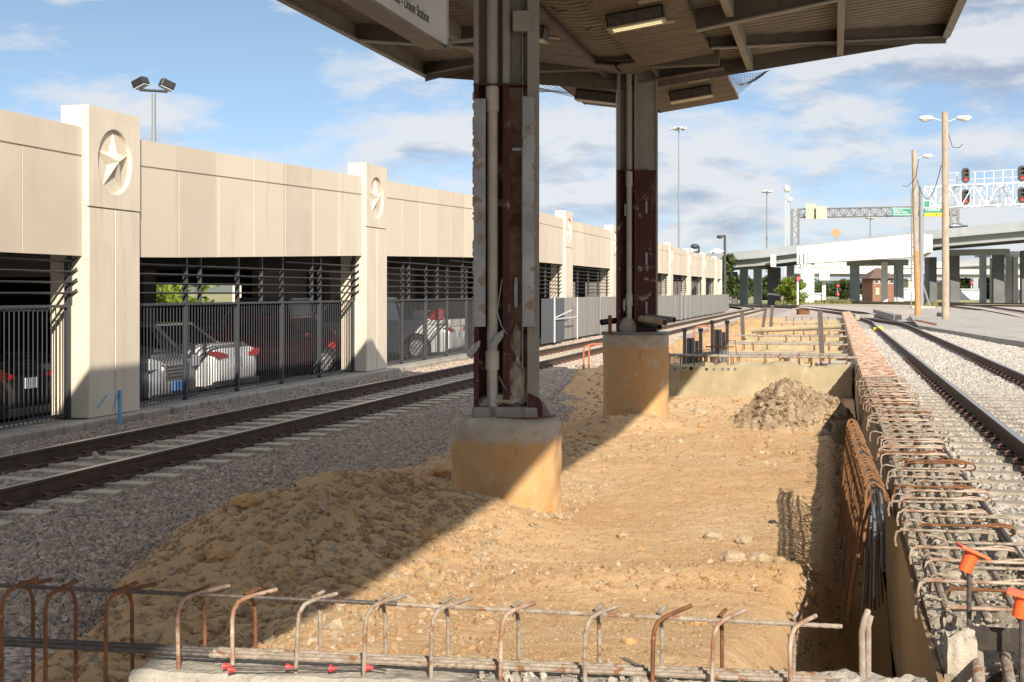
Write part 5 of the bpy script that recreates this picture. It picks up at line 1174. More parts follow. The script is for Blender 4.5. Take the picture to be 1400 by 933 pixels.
for k, (a, b, r, lab) in enumerate((((.545,5.52,.40),(.435,4.2,.36),.021,'thick ribbed bar coming from under the black plate, leftmost full length one'), ((.645,5.52,.40),(.555,4.2,.37),.020,'thick ribbed bar coming from under the black plate, nearest the right edge'), ((.50,5.16,.34),(.42,4.2,.32),.015,'shorter ribbed bar low beside the concrete chunk'))):
    mb = MB(); mb.bar(a, b, r, 12, .011, .10); tag(mb.build('thick_rebar', mt['rebar_pale'], None, True), lab, 'rebar', 'thick bars at the near end of the beam')
mb = MB(); mb.bev(.40,1.0,4.2,5.40,.02,.24,.03); tag(mb.build('beam_footing', mt['mortar'], None), 'rough mortar bed under the thick bars in the bottom right corner', 'mortar bed')
e = gridmesh('e11', np.arange(.40,.95,.05), np.arange(4.4,5.4,.05), lambda X, Y: X*0+.245, mt['dirt'])
scatter('mortar_crumbs', e, mt['st_m'], 900, .012, .06, 17, label='mortar crumbs around the thick bars in the bottom right corner', cat='mortar crumbs', power=1.6); drop(e)
# stakes with orange caps
def cap(px, py, Y, zb, yaw, tilt, label, bar=True):
    p = at(px, py, Y=Y); t = thing('capped_stake', label, 'stake', (p.x, p.y, zb), 'stakes with orange caps')
    MB().bar((p.x, p.y, zb), (p.x, p.y, p.z+.02), .0095, 8).build('stake', mt['rebar_dark'], t)
    MM = Matrix.Translation(p) @ Matrix.Rotation(R(yaw), 4, 'Z') @ Matrix.Rotation(R(tilt), 4, 'Y')
    c = MB(); c.lathe([(.022,-.045),(.026,-.045),(.030,.035),(.024,.035)], n=20, M=MM).build('cap_sleeve', mt['orange'], t, True)
    MB().bev(-.062, .062, -.045, .045, .034, .046, .006, MM).build('cap_plate', mt['orange'], t)
    return t
cap(1325, 767, 5.55, .44, 12, 24, 'orange mushroom cap tilted on a short bar over the near end of the rebar beam')
cap(1397, 828, 5.30, .35, -10, 12, 'orange cap cut by the right edge of the photo')
# bundle of stirrups leaning in the trench
hc = thing('stirrup_bundle', 'bundle of rusty U shaped stirrups leaning in the trench against the right beam', 'stirrup bundle', (.25, 9.5, -.5))
N_ = 34
uproto = None
for k in range(N_):
    u = k/(N_-1); y = 13.1-3.9*u; mb = MB(); x0 = .12+.09*u; w = .09+.02*u; zt = .58-.06*u+rd.uniform(-.012,.012); dl = rd.uniform(-.02,.02); zb_ = -.34+rd.uniform(-.04,.04)
    fan = .05+.05*u+rd.uniform(-.01,.01)
    mb.tube([(x0-.02-fan,y-.25+dl,zb_),(x0-.005,y-.06,zt-.12),(x0,y-.02,zt-.04),(x0+.02,y+.01,zt),(x0+w*.5,y+.02,zt+.01),(x0+w,y+.0,zt-.03),(x0+w+.015,y-.02,zt-.10)], .0085, 7)
    if k % 3 == 0: mb.tube([(x0+w*.6,y+.02,zt+.0),(x0+w*.9,y+.06,zt-.01),(x0+w+.03,y+.03,zt-.08)], .008, 6)
    mb.build('stirrup', M('ochre rust', (.22,.11,.045), (.12,.06,.028), 14, .85, 0, .5, 160, .003) if k == 0 else bpy.data.materials['ochre rust'], hc, True)
for (x, y0_, dz, zd) in ((.235, 9.2, -.02, .12), (.27, 9.0, -.05, .20), (.30, 8.9, -.03, .05), (.25, 8.75, -.10, -.12), (.315, 9.1, -.13, -.02)):
    MB().bar((x-.08, 13.0, .56+dz), (x, y0_+.35, .50+dz), .011, 8, .03, .08).tube([(x, y0_+.35, .50+dz), (x+.003, y0_+.12, .44+dz), (x+.002, y0_, .30+dz), (x+.0, y0_-.05, zd)], .011, 8).build('long_bar', mt['conduit'], hc, True)
for k in range(6):
    x = .20+.02*k; y = 9.2+.10*k; MB().tube([(x, y+.2, .35-.03*k), (x+.01, y, .0), (x-.02+.01*k, y-.08, -.36)], .009, 7).build('hanging_bar', mt['rust' if k % 2 else 'conduit'], hc, True)
MB().tube([(.17,8.9,.05),(.22,9.2,.40),(.26,9.3,.50),(.31,9.3,.49),(.35,9.2,.43),(.36,9.1,.34)], .012, 8).build('long_bar', mt['rust'], hc, True)
# cross walls with bars
def cross_wall(Y, zt, zb_, th, label, bar_z, hoops, x0=-3.45, ragged=0.02, seed=0):
    mb = MB(); xs = np.arange(x0, .36, .04); ys = np.linspace(-th/2, th/2, 6); nx, ny = len(xs), 6; vs = []
    for x in xs:
        for j, v in enumerate(ys): vs.append((x, Y+v, zt+ragged*2.2*float(fbm(np.array([x*2.3+seed]), np.array([v*6+seed]), 4)[0])-.008*(j in (0,5))))
    fs = [(i*ny+j, (i+1)*ny+j, (i+1)*ny+j+1, i*ny+j+1) for i in range(nx-1) for j in range(ny-1)]
    b0 = len(vs)
    for x in xs: vs += [(x, Y-th/2-.004, zt-.05), (x, Y-th/2-.004, zb_), (x, Y+th/2+.004, zb_)]
    for i in range(nx-1): a, c = b0+3*i, b0+3*i+3; fs += [(a, c, (i+1)*ny, i*ny), (a+1, c+1, c, a), (a+2, i*ny+ny-1, (i+1)*ny+ny-1, c+2)]
    fs += [tuple(list(range(ny))+[b0+2, b0+1, b0])]; fs += [tuple([(nx-1)*ny+j for j in range(ny-1,-1,-1)]+[b0+(nx-1)*3, b0+(nx-1)*3+1, b0+(nx-1)*3+2])]
    mb.add(vs, fs); t = tag(mb.build('cross_wall', mt['tanwall'], None, True), label, 'concrete wall')
    return t
def cage(Y, z, zt, label, n, m='rust', two=True, x0=-3.6, x1=.5):
    t = thing('wall_rebar', label, 'rebar', ((x0+x1)/2, Y, zt)); MB().bar((x0,Y,z),(x1,Y,z-.01),.022,7,.08,.06).build('long_bar', mt['rebar_pale'], t)
    if two: MB().bar((x0,Y+.22,z+.01),(x1,Y+.22,z),.020,7,.08,.06).build('long_bar', mt['conduit'], t)
    o = None
    for k in range(n):
        x = x0+.25+(x1-x0-.5)*k/(n-1)
        if o is None: mb = MB(); mb.tube([(x,Y-.03,zt-.05),(x,Y-.03,z+.0),(x+.01,Y+.02,z+.03),(x+.02,Y+.2,z+.03),(x+.02,Y+.24,z),(x+.02,Y+.24,zt-.1)], .013, 6); o = mb.build('hoop', mt[m], t, True); xa = x
        elif rd.random() < .78: copy_part(o, t, (x-xa+rd.uniform(-.09,.09), rd.uniform(-.03,.03), rd.uniform(-.04,.02)))
cross_wall(27.6, .335, -.7, .34, 'first tan cross wall with a row of small holes, behind the rubble heap', .5, 12, seed=1, ragged=.06)
cage(27.62, .50, .27, 'bars and hoops standing on the first tan cross wall', 15, 'rust')
spec_ = [(31.8,.16,'second tan cross wall beyond the first one'),(36.5,.22,'third tan cross wall, below the pipe stubs'),(42.0,.26,'fourth cross wall, where the two leaning dark posts stand'),(48.5,.26,'fifth cross wall, far down the pit'),(58,.28,'sixth cross wall near the far end of the pit'),(72,.30,'last cross wall at the far end of the pit')]
nm = ['second','third','fourth','fifth','sixth','last']
for k, (Y, zt, l) in enumerate(spec_):
    cross_wall(Y, zt, -.4, .35+.1*k, l, .5, 9, seed=3+k*5, ragged=.07, x0=-3.45+.15*k)
    cage(Y+.02, zt+.20, zt, 'bars and hoops on the %s cross wall' % nm[k], 9-k//2, 'rust', k < 3, x0=-3.2+.1*k, x1=.45)
for k in range(46):
    Y = rd.choice((31.8,36.5,42,48.5,58))+rd.uniform(.2,3.2); x = rd.uniform(-3.3,.1); z0 = float(z_dirt(np.array([x]), np.array([Y]))[0]); w_ = rd.uniform(.08,.4)
    mb = MB(); mb.ball((x, Y, z0), w_, w_*.8, w_*rd.uniform(.3,.55), 9, 6); vs_ = np.array(mb.v); vs_ += fbm(vs_[:,0]*6+k, vs_[:,1]*6+vs_[:,2]*5, 4)[:,None]*w_*.55; mb.v = [tuple(v) for v in vs_]
    if k == 0: MBm = MB()
    MBm.add(mb.v, mb.f)
tag(MBm.build('clay_lumps', mt['dirt'], None), 'orange clay lumps strewn between the far cross walls', 'clay lumps', kind='stuff')
# holes in the first wall: sleeve ends
for k, px_ in enumerate((923, 937, 966, 976, 988, 996, 1005)):
    p = at(px_, 505, Y=27.425); mb = MB(); n = 16; r = .03
    MM = Matrix.Translation((p.x, 27.424, p.z)) @ Matrix.Rotation(R(90), 4, 'X'); mb.lathe([(r,-.02),(r,.006),(r*.72,.006),(r*.72,-.0)], n=16, M=MM)
    o = mb.build('wall_sleeve', mt['black' if k in (1, 2) else 'conduit'], None); tag(o, ('sleeve %s the row of sleeves in the first cross wall' % ('leftmost in','second from left, dark, in','third from left, dark, in','fourth from left in','fifth from left in','sixth from left in','rightmost in')[k].replace('in', 'in')).replace('  ', ' '), 'pipe sleeve', 'round sleeves in the first cross wall')
pipe(q(936,509,27.4), q(945,504,27.0), .05, mt['tanwall'], 'short broken pipe sticking out of the first cross wall at the left', 'wall_pipe')
# conduit clusters
for (px_, py_, Y, n, lab) in ((947, 492, 28.6, 5, 'cluster of grey conduit stubs rising left of the first cross wall'), (984, 478, 31.2, 5, 'cluster of grey conduit stubs on the second cross wall')):
    b = at(px_, py_, Y=Y); t = thing('conduit_cluster', lab, 'conduits', (b.x, b.y, b.z-.3), 'conduit clusters')
    for k in range(n):
        h = (.62,.46,.46,.40,.62)[k]; x = b.x-.17+.085*k; MB().tube([(x, b.y+.04*(k%2), b.z-.3), (x, b.y+.04*(k%2), b.z+h)], .045 if k in (1,2) else .038, 12).build('conduit', mt['conduit'], t, True)
        if k in (0, 4): MB().tube([(x, b.y+.04*(k%2), b.z+h-.02), (x, b.y+.04*(k%2), b.z+h+.05)], .055, 12).build('conduit_cap', mt['rebar_dark'], t, True)
    mb = MB(); mb.box(b.x-.32, b.x+.32, b.y-.08, b.y-.05, b.z+.05, b.z+.08); mb.tube([(b.x+.1,b.y-.1,b.z+.2),(b.x+.36,b.y-.1,b.z+.22),(b.x+.40,b.y-.1,b.z-.2)], .012, 6); mb.build('strut', mt['rust'], t)
# dark posts
for k, (bx, by, tx, ty, w, lab) in enumerate(((1124,475,1121,425,6.5,'dark square post standing alone in the right half of the pit'), (1016,452,1014.5,427,5.0,'short dark upright post left of the leaning ones'), (1041,449,1047,420,4.0,'dark leaning post, left of the leaning pair'), (1053,443,1056,418,4.0,'dark leaning post, right of the leaning pair'))):
    Y = (34.2, 43.5, 46, 52)[k]; a = at(bx, by, Y=Y); b = at(tx, ty, Y=Y); r = w*Y/F/2; mb = MB(); mb.beam(a-Vector((0,0,.3)), b, r*2, r*2)
    tag(mb.build('dark_post', mt['rebar_dark'], None), lab, 'post', 'dark posts in the pit')
# orange bent bars and box further back
g1 = at(949,470,Z=-.1); bent([(g1.x,g1.y,-.3),(g1.x,g1.y,.42),(g1.x+.1,g1.y,.52),(g1.x+.35,g1.y+.1,.56),(g1.x+.7,g1.y+.6,.5)], .03, 'orange rusted bent bar standing alone by the left rail beyond the far pedestal')
mb = MB(); p = at(1098,431,Z=.0); mb.bev(p.x-.5,p.x+.5,p.y-.4,p.y+.4,-.05,.42,.03); mb.bev(p.x-.6,p.x+.6,p.y-.45,p.y+.45,.42,.48,.02); tag(mb.build('rusty_box', mt['rust'], None), 'small rusty box near the far end of the pit', 'box')
lump('broken_concrete', mt['mortar'], (.10, 28.4, .10), (.45, .55, .26), 'broken grey concrete heap at the right end of the first cross wall', 'broken concrete', 9)
pipe(q(1027,452,43), q(1150,446,43), .085, mt['tanwall'], 'long pale pipe lying across the pit by the leaning posts', 'pit_pipe')
mb = MB(); mb.tube([at(1075,823,Z=-.3), at(1062,818,Z=-.27), at(1054,822,Z=-.28)], .009, 6); tag(mb.build('plastic_scrap', mt['orange'], None), 'orange ribbon scrap on the soil behind the hoops', 'scrap')
# ================= far scene =================
def zg(d): return .05
def wpt(px, py, d): return at(px, py, d=d)
def viaduct(name, label, pts, depth, zoff, mats, th=1.6, barrier=1.0, width=11):
    """deck following pts = [(px, py_top_of_barrier, d)]"""
    t = thing(name, label, 'bridge', tuple(wpt(*pts[len(pts)//2])-Vector((0,0,8)))); P3 = [wpt(*p) for p in pts]
    fw = Vector((-sp, cp, 0))
    def strip(x0, x1, z0, z1, mat, nm):     # lateral offset away from the camera, vertical offset from barrier top
        mb = MB(); vs = []; fs = []
        for i, p in enumerate(P3):
            tv = (P3[min(i+1,len(P3)-1)]-P3[max(i-1,0)]); tv.z = 0; tv.normalize(); nn = Vector((-tv.y, tv.x, 0))
            if nn.dot(fw) < 0: nn = -nn
            for o_, z in ((x0,z0),(x1,z0),(x1,z1),(x0,z1)): vs.append(p+nn*o_+Vector((0,0,z)))
        for i in range(len(P3)-1):
            for k in range(4): fs.append((4*i+k, 4*i+(k+1) % 4, 4*i+4+(k+1) % 4, 4*i+4+k))
        fs += [(0,1,2,3), tuple(4*(len(P3)-1)+k for k in (3,2,1,0))]; mb.add(vs, fs); return mb.build(nm, mat, t)
    strip(0, .4, -barrier, 0, mats[0], 'barrier'); strip(width-.4, width, -barrier, 0, mats[0], 'barrier')
    strip(-.25, width+.25, -barrier-.35, -barrier-.004, mats[0], 'deck')
    for k in range(5): strip(.9+k*(width-2.2)/4, 1.3+k*(width-2.2)/4, -barrier-th-.3, -barrier-.355, mats[1] if k == 0 else mats[2], 'girder')
    return t, P3
def col(t, px0, px1, ytop, d, mat, ybot=416.5, name='column', depth=1.6, round_=False):
    a = at(px0, 400, d=d); b = at(px1, 400, d=d); zt = at(px0, ytop, d=d).z; c = (a+b)/2; w = (b-a).length
    MM = Matrix.Translation((c.x, c.y, 0)) @ Matrix.Rotation(PSI-.25, 4, 'Z'); mb = MB()
    if round_: mb.tube([(c.x,c.y,-.5),(c.x,c.y,zt)], w/2, 16)
    else: mb.bev(-w/2, w/2, -depth/2, depth/2, -.5, zt, .08, MM)
    return mb.build(name, mat, t)
def capbeam(t, px0, px1, y0, y1, d, mat, depth=2.2, name='bent_cap', d2=None):
    a = at(px0, 400, d=d); b = at(px1, 400, d=d2 or d); zt0 = at(px0, y0, d=d).z; zb0 = at(px0, y1, d=d).z
    mb = MB(); mb.beam(Vector((a.x,a.y,(zt0+zb0)/2)), Vector((b.x,b.y,(zt0+zb0)/2)), depth, abs(zt0-zb0)); return mb.build(name, mat, t)
W_, BC, BD, CC = mt['white'], mt['brconc'], mt['brdark'], mt['brcol']
# far white viaducts
far_t, _ = viaduct('far_viaduct', 'upper of the two far white viaducts crossing behind the near ramp', [(1090,358,370),(1180,359.5,360),(1300,358,350),(1400,352,330),(1470,345,310)], 0, 0, (W_, W_, BC), 1.3, 1.2)
for a, b in ((1330,1337),(1430,1437)): col(far_t, a, b, 366, 345, BC)
far2, _ = viaduct('far_viaduct', 'lower of the two far white viaducts crossing behind the near ramp', [(1080,367,330),(1180,367.5,322),(1300,368,315),(1400,368.5,300),(1470,369,290)], 0, 0, (W_, W_, BC), .7, .9)
for a, b in ((1124,1129),(1185,1189),(1246,1250),(1392,1398)): col(far2, a, b, 376, 318, W_)
lmp = MB(); p = at(1127,377,d=316); lmp.bev(p.x-1.2,p.x+1.2,p.y-1,p.y+1,p.z-1.2,p.z+1.5,.3); lmp.build('column_head', W_, far2)
# near ramp
ramp, RP = viaduct('highway_ramp', 'near grey and white highway ramp rising to the right over the yard', [(940,349.5,240),(986,346,235),(1040,341.5,230),(1094,334.5,226),(1180,326,220),(1262,316,214),(1330,309.5,209),(1400,303,204),(1480,296,198)], 0, 0, (BC, BC, BD), 1.3, 1.1)
fr = [(986,1007,368),(1012,1023,369),(1030,1042,369)]
for (a, b, yt, d, m, dp) in ((1012,1022.5,368,236,CC,1.6),(1030.5,1041.5,368,232,CC,1.6),(1050,1067,366,238,BD,2.5),(1000,1008,372,262,BD,2),(1076,1086,362,238,CC,1.6),(1162,1175,363,214,CC,1.8),(1222,1226,357,200,CC,1.5),(1226.5,1235,356,196,CC,1.6),(1264,1270,352,186,CC,1.6),(1270.5,1280,352,180,BD,2.4),(1298.6,1311,345,172,BD,2.6),(1357.5,1372,343,160,BD,2.6),(1396,1412,343,150,BD,2.6),(1339.5,1348,350,196,CC,1.6),(1353.5,1357,353,190,W_,1),(1375,1383,349,178,W_,1.6),(1384.5,1391,351,176,W_,1.6)):
    col(ramp, a, b, yt, float(np.interp(a, [940,1480], [244,204]))+(3 if m is BD else 6), m, depth=dp)
col(ramp, 1205, 1213.5, 358, 224, W_)
capbeam(ramp, 985, 1050, 356, 369, 243, BC, 2.2, d2=239); capbeam(ramp, 1160, 1240, 356, 364, 229, BC, 2.2, d2=224); capbeam(ramp, 1296, 1378, 342, 350, 220, BC, 2.0, d2=214)
capbeam(ramp, 1335, 1352, 347, 352, 222, W_, 2.0); capbeam(ramp, 1370, 1470, 344, 352, 219, W_, 2.0)
mb = MB(); a = at(1054,349,d=227); b = at(1061,349,d=227); mb.box(a.x, b.x, a.y-1.2, a.y+1, at(1054,365,d=227).z, a.z); mb.build('diaphragm', W_, ramp)
# straddle bent
sb_ = thing('straddle_bent', 'big bright white concrete portal frame carrying the ramp', 'bridge frame', tuple(at(1104,414,Z=0)))
a = at(1094.5, 337, d=222); b = at(1272, 321, d=210)
u = (b-a); u.z = 0; u.normalize(); nn = Vector((-u.y, u.x, 0)); vs = []
for off in (0, 2.0):
    for (px_, py_, dd) in ((1094.5,337.5,217),(1094.5,361,217),(1150,359.5,204.5),(1272,345,177),(1262,352,179),(1262,352,179),(1272,346,177),(1272,319,177)):
        pass
zs1 = [(1094.5,338,361.5,222),(1250,321,352,211.5),(1262,319.8,351,210.5),(1272,321,345.5,210)]
mb = MB(); vs = []
for (px_, yt, yb, dd) in zs1:
    T = at(px_, yt, d=dd); B = at(px_, yb, d=dd)
    for off in (-1.6, 1.2): vs += [T+nn*off*(1 if nn.dot(Vector((-sp,cp,0))) > 0 else -1), B+nn*off*(1 if nn.dot(Vector((-sp,cp,0))) > 0 else -1)]
fs = []
for i in range(len(zs1)-1):
    a0, c0 = 4*i, 4*i+4; fs += [(a0, c0, c0+1, a0+1), (a0+2, a0+3, c0+3, c0+2), (a0, a0+2, c0+2, c0), (a0+1, c0+1, c0+3, a0+3)]
fs += [(0,1,3,2), (4*(len(zs1)-1), 4*(len(zs1)-1)+2, 4*(len(zs1)-1)+3, 4*(len(zs1)-1)+1)]; mb.add(vs, fs); mb.build('cap_girder', W_, sb_)
col(sb_, 1094, 1113, 361, 221, W_, depth=2.4, name='leg')
mb = MB()
for px_ in (1100, 1104, 1108): T = at(px_, 340, d=219); mb.box(T.x-.06, T.x+.06, T.y-.6, T.y-.5, T.z-2.6, T.z)
mb.build('leg_grooves', BC, sb_)
# overhead sign gantry
gt = thing('sign_gantry', 'brown truss gantry holding highway signs over the ramp', 'sign gantry', tuple(at(1088,334,d=230)))
def truss(t, A, B, h, dep, n, r, mat, nm='truss', zig=True):
    A = Vector(A); B = Vector(B); mb = MB(); u = (B-A).normalized(); w = Vector((-u.y, u.x, 0))*dep; H = Vector((0,0,h))
    for o_ in (Vector((0,0,0)), w, H, H+w): mb.beam(A+o_, B+o_, r*1.5, r*1.5)
    for k in range(n+1):
        p = A.lerp(B, k/n)
        for a_, b_ in ((p, p+H), (p+w, p+w+H), (p, p+w), (p+H, p+H+w)): mb.beam(a_, b_, r*.8, r*.8)
        if k < n:
            p2 = A.lerp(B, (k+1)/n)
            mb.beam(p if k % 2 else p+H, p2+H if k % 2 else p2, r, r); mb.beam(p+w if k % 2 else p+w+H, p2+w+H if k % 2 else p2+w, r*.8, r*.8)
    return mb.build(nm, mat, t)
GA = at(1090, 297.5, d=230); GB = at(1306, 294, d=217); truss(gt, GA, GB, 1.45, 1.4, 30, .11, mt['brownsteel'])
for px_, dd, yb in ((1087,230,336),(1305,217,318)):
    b = at(px_, yb, d=dd); tp = at(px_, 285.5, d=dd); mb = MB()
    for dx_ in (-.55, .55): mb.beam((b.x+dx_,b.y,b.z-2), (b.x+dx_,b.y,tp.z), .42, .42)
    for k in range(7): z0 = b.z+(tp.z-b.z)*k/7; z1 = b.z+(tp.z-b.z)*(k+1)/7; mb.beam((b.x-.5*(1 if k%2 else -1),b.y,z0),(b.x+.5*(1 if k%2 else -1),b.y,z1), .14, .14)
    mb.build('gantry_post', mt['brownsteel'], gt)
def board(t, px0, px1, y0, y1, d, mat, nm='sign_board', back=.12):
    a = at(px0, y0, d=d); b = at(px1, y1, d=d); u = Vector((b.x-a.x, b.y-a.y, 0)); L = u.length; u.normalize(); n_ = Vector((u.y, -u.x, 0))
    MM = Matrix(((u.x,-n_.x,0,a.x),(u.y,-n_.y,0,a.y),(0,0,1,0),(0,0,0,1))); mb = MB(); mb.bev(0, L, 0, back, b.z, a.z, .03, MM); o = mb.build(nm, mat, t); return o, MM, L, a.z, b.z
def txt(o, MM, L, x, z, s, body, mat, sx=1):
    TM = MM @ Matrix(((1,0,0,x),(0,0,-1,-.02),(0,1,0,z),(0,0,0,1))); return text_part('lettering', body, mat, o, TM, s, sx, .01)
def sign(name, label, boards, d):
    t = thing(name, label, 'road sign', tuple(at(boards[0][0], boards[0][3]+1, d=d)), 'signs on the gantry')
    return t
s1 = sign('road_sign', 'green road sign reading Beach St, Oakland Blvd, Brentwood Stair Rd', [(1219,1253,284.5,296)], 204.5)
o, MM, L, zt, zb_ = board(s1, 1219, 1256, 284.5, 296, 220.5, mt['signwhite']); o2, MM, L, zt, zb_ = board(s1, 1219.5, 1255.5, 285, 295.5, 220.3, mt['green'], 'sign_face', .1)
for k, w in enumerate(('Beach St', 'Oakland Blvd', 'Brentwood Stair Rd')): txt(s1, MM, L, .25, zt-.40-.37*k, .40, w, mt['signwhite'], 1.05)
s2 = sign('road_sign', 'green and yellow road sign reading E Lancaster, exit only', [(1264,1300,275,297)], 204.5)
board(s2, 1263.6, 1297, 274.5, 296.5, 217.5, mt['signwhite']); o2, MM, L, zt, zb_ = board(s2, 1264, 1296.5, 275, 291, 217.3, mt['green'], 'sign_face', .1)
txt(s2, MM, L, .85, zt-.34, .36, 'SOUTH  287', mt['signwhite'], 1.0); txt(s2, MM, L, .2, zt-1.58, .46, 'E Lancaster', mt['signwhite'], 1.1)
mb = MB()
for k in (1.0, 2.0): mb.bev(k, k+.75, -.03, -.005, zt-.98, zt-.5, .004, MM)
mb.build('route_shield', mt['signwhite'], s2)
o3, MM, L, zt, zb_ = board(s2, 1264, 1296.5, 291.3, 296, 217.3, mt['yellow'], 'exit_panel', .1); txt(s2, MM, L, .75, zb_+.12, .30, 'EXIT', mt['letter'], 1); txt(s2, MM, L, 2.35, zb_+.12, .30, 'ONLY', mt['letter'], 1)
mb = MB(); mb.add([MM @ Vector(q_) for q_ in ((1.75,-.02,zb_+.26),(1.95,-.02,zb_+.1),(2.15,-.02,zb_+.26),(1.95,-.02,zb_+.42))], [(0,1,2,3)]); mb.build('arrow', mt['letter'], s2)
s3 = sign('road_sign', 'blank pale backs of two road signs on the left part of the gantry', [(1102,1118,279,299)], 224)
board(s3, 1101.5, 1115.5, 279, 299.5, 228.4, mt['yellowish']); board(s3, 1116, 1131, 282, 299.5, 227.4, mt['yellowish'])
# railway signal bridge
sg2 = thing('signal_bridge', 'white steel truss signal bridge reaching in from the right', 'signal bridge', tuple(at(1262,420,d=150)))
A = at(1263, 284.5, d=150); B = at(1480, 276, d=138); truss(sg2, A, B, 2.35, 1.5, 12, .10, mt['whitesteel'])
A2 = at(1290, 255, d=150); B2 = at(1480, 246, d=138)
mb = MB(); A3 = at(1296,237,d=149); B3 = at(1480,227,d=138)
for o_ in (0, -.8): mb.beam(A3+Vector((0,0,o_)), B3+Vector((0,0,o_)), .07, .07)
for k in range(15): p = A3.lerp(B3, k/14); mb.beam(p, p-Vector((0,0,1.9)), .07, .07)
mb.build('handrail', mt['whitesteel'], sg2)
b = at(1259.5, 419, d=150); tp = at(1259.5, 255, d=150); mb = MB(); mb.tube([(b.x,b.y,b.z-.4),(b.x,b.y,tp.z)], .27, 10); mb.build('mast', mt['steelgrey'], sg2)
mb = MB(); mb.beam((b.x-1.0,b.y+.6,3), (b.x-1.0,b.y+.6,tp.z-.3), .16, .16)
for k in range(12): mb.beam((b.x-1.0,b.y+.6,3+k*.95), (b.x-.3,b.y+.2,3+k*.95+.3), .07, .07)
mb.beam((b.x+.2,b.y,2.6),(b.x+1.0,b.y,b.z-.2),.2,.2); mb.build('ladder_frame', mt['brownsteel'], sg2)
mb = MB(); mb.bev(b.x-1.1,b.x+1.5,b.y-1,b.y+1,-.1,b.z-.1+.1,.1); mb.build('base_block', mt['conc_light'], sg2)
for (px_, py_, l) in ((1320.5,240,'upper left black oval signal with a red light on the signal bridge'),(1320.5,269.5,'lower left black oval signal with a red light on the signal bridge'),(1397.5,237.5,'upper right black oval signal with a red light, at the right edge of the photo'),(1397.5,267,'lower right black oval signal with a red light, at the right edge of the photo')):
    dd = 147-(px_-1320)*.09; p = at(px_, py_, d=dd); t = thing('rail_signal', l, 'signal', tuple(p-Vector((0,0,.9))), 'red lit signals on the signal bridge')
    fwv = Vector((-sp, cp, 0)); rt = Vector((cp, sp, 0)); mb = MB(); vs = []
    pts = [(.42*math.cos(a)+0, (.42 if math.sin(a) >= 0 else -.42)+.42*math.sin(a)) for a in np.linspace(0, 2*math.pi, 28, endpoint=False)]
    for off in (0, .18): vs += [p+rt*x+Vector((0,0,z))+fwv*off for x, z in pts]
    n = len(pts); mb.add(vs, [tuple(range(n)), tuple(range(2*n-1,n-1,-1))]+[(i, i+n, (i+1)%n+n, (i+1)%n) for i in range(n)]); mb.build('backboard', mt['black'], t)
    for k, z in enumerate((.42, 0, -.42)):
        c = p+Vector((0,0,z)); hd = MB(); vs = []
        for off in (0, -.35):
            for a in np.linspace(-.3, math.pi+.3, 12): vs.append(c+rt*(.17*math.cos(a))+Vector((0,0,.17*math.sin(a)))+fwv*off)
        hd.add(vs, [(i, i+1, i+13, i+12) for i in range(11)]); hd.build('hood', mt['black'], t)
        lm = MB(); lm.add([c-fwv*.02+rt*(.15*math.cos(a))+Vector((0,0,.15*math.sin(a))) for a in np.linspace(0, 2*math.pi, 16, endpoint=False)], [tuple(range(16))]); lm.build('lamp', mt['red_lamp'] if k == 2 else mt['glass2'], t)
    MB().tube([p-Vector((0,0,.8))+fwv*.1, p-Vector((0,0,1.35))+fwv*.1], .06, 6).build('bracket', mt['lampgrey'], t)
# wooden poles
def cobra(t, base, dirx, diry, s=1.0):
    e = Vector(base); d_ = Vector((dirx, diry, 0)).normalized(); MB().tube([e, e+d_*.5*s+Vector((0,0,.12)), e+d_*.9*s+Vector((0,0,.16))], .05*s, 8).build('lamp_arm', mt['lampgrey'], t)
    c = e+d_*1.22*s+Vector((0,0,.15)); an = math.atan2(d_.y, d_.x); MM = Matrix.Translation(c) @ Matrix.Rotation(an, 4, 'Z'); mb = MB(); mb.ball((0,0,.02), .66*s, .30*s, .24*s, 18, 10, MM); h = mb.build('lamp_head', mt['lampgrey'], t, True)
    mb = MB(); mb.ball((.12*s,0,-.06*s), (.40*s), .24*s, .23*s, 14, 8, MM); mb.build('lens', mt['lens'], h, True)
def pole(px0, pxt, pyb, pyt, label, arms, r, gnd=.28, orange=1.9):
    b = at(px0, pyb, Z=gnd); tp = at(pxt, pyt, Y=b.y); t = thing('utility_pole', label, 'utility pole', tuple(b)); mb = MB(); k = 14
    lo = b.lerp(tp, orange/(tp.z-b.z)); mb.tube([lo.lerp(tp, i/k) for i in range(k+1)], [r*(1-.18*i/k)+.004*math.sin(i*2.3) for i in range(k+1)], 14); mb.build('pole_shaft', mt['wood'], t, True)
    MB().tube([b-Vector((0,0,.3)), lo], [r*1.04, r*1.0], 14).build('pole_butt', mt['wood_low' if orange > 2 else 'wood'], t, True)
    for dx_, dy_, dz in arms: cobra(t, (tp.x+dx_*r, tp.y, tp.z+dz), dx_, dy_*.3, .66 if len(arms) > 1 else .54)
    return t, tp
p1, t1 = pole(1255, 1249.5, 432, 206, 'shorter wooden pole with one lamp head and an orange butt', [(1,0,-.55)], .185, orange=4.2)
p2, t2 = pole(1293, 1292, 437, 153, 'taller wooden pole with two lamp heads', [(1,0,-.55),(-1,0,-.5)], .205)
mb = MB(); A = t1+Vector((.2,0,-1.9)); B = t2+Vector((-.2,0,-3.0)); mb.tube([A.lerp(B, u_)-Vector((0,0,1.0*4*u_*(1-u_)+.55*math.sin(math.pi*u_))) for u_ in np.linspace(0,1,16)], .022, 5)
tag(mb.build('cable', mt['black'], None), 'black cable sagging between the two wooden poles', 'cable')
mb = MB()
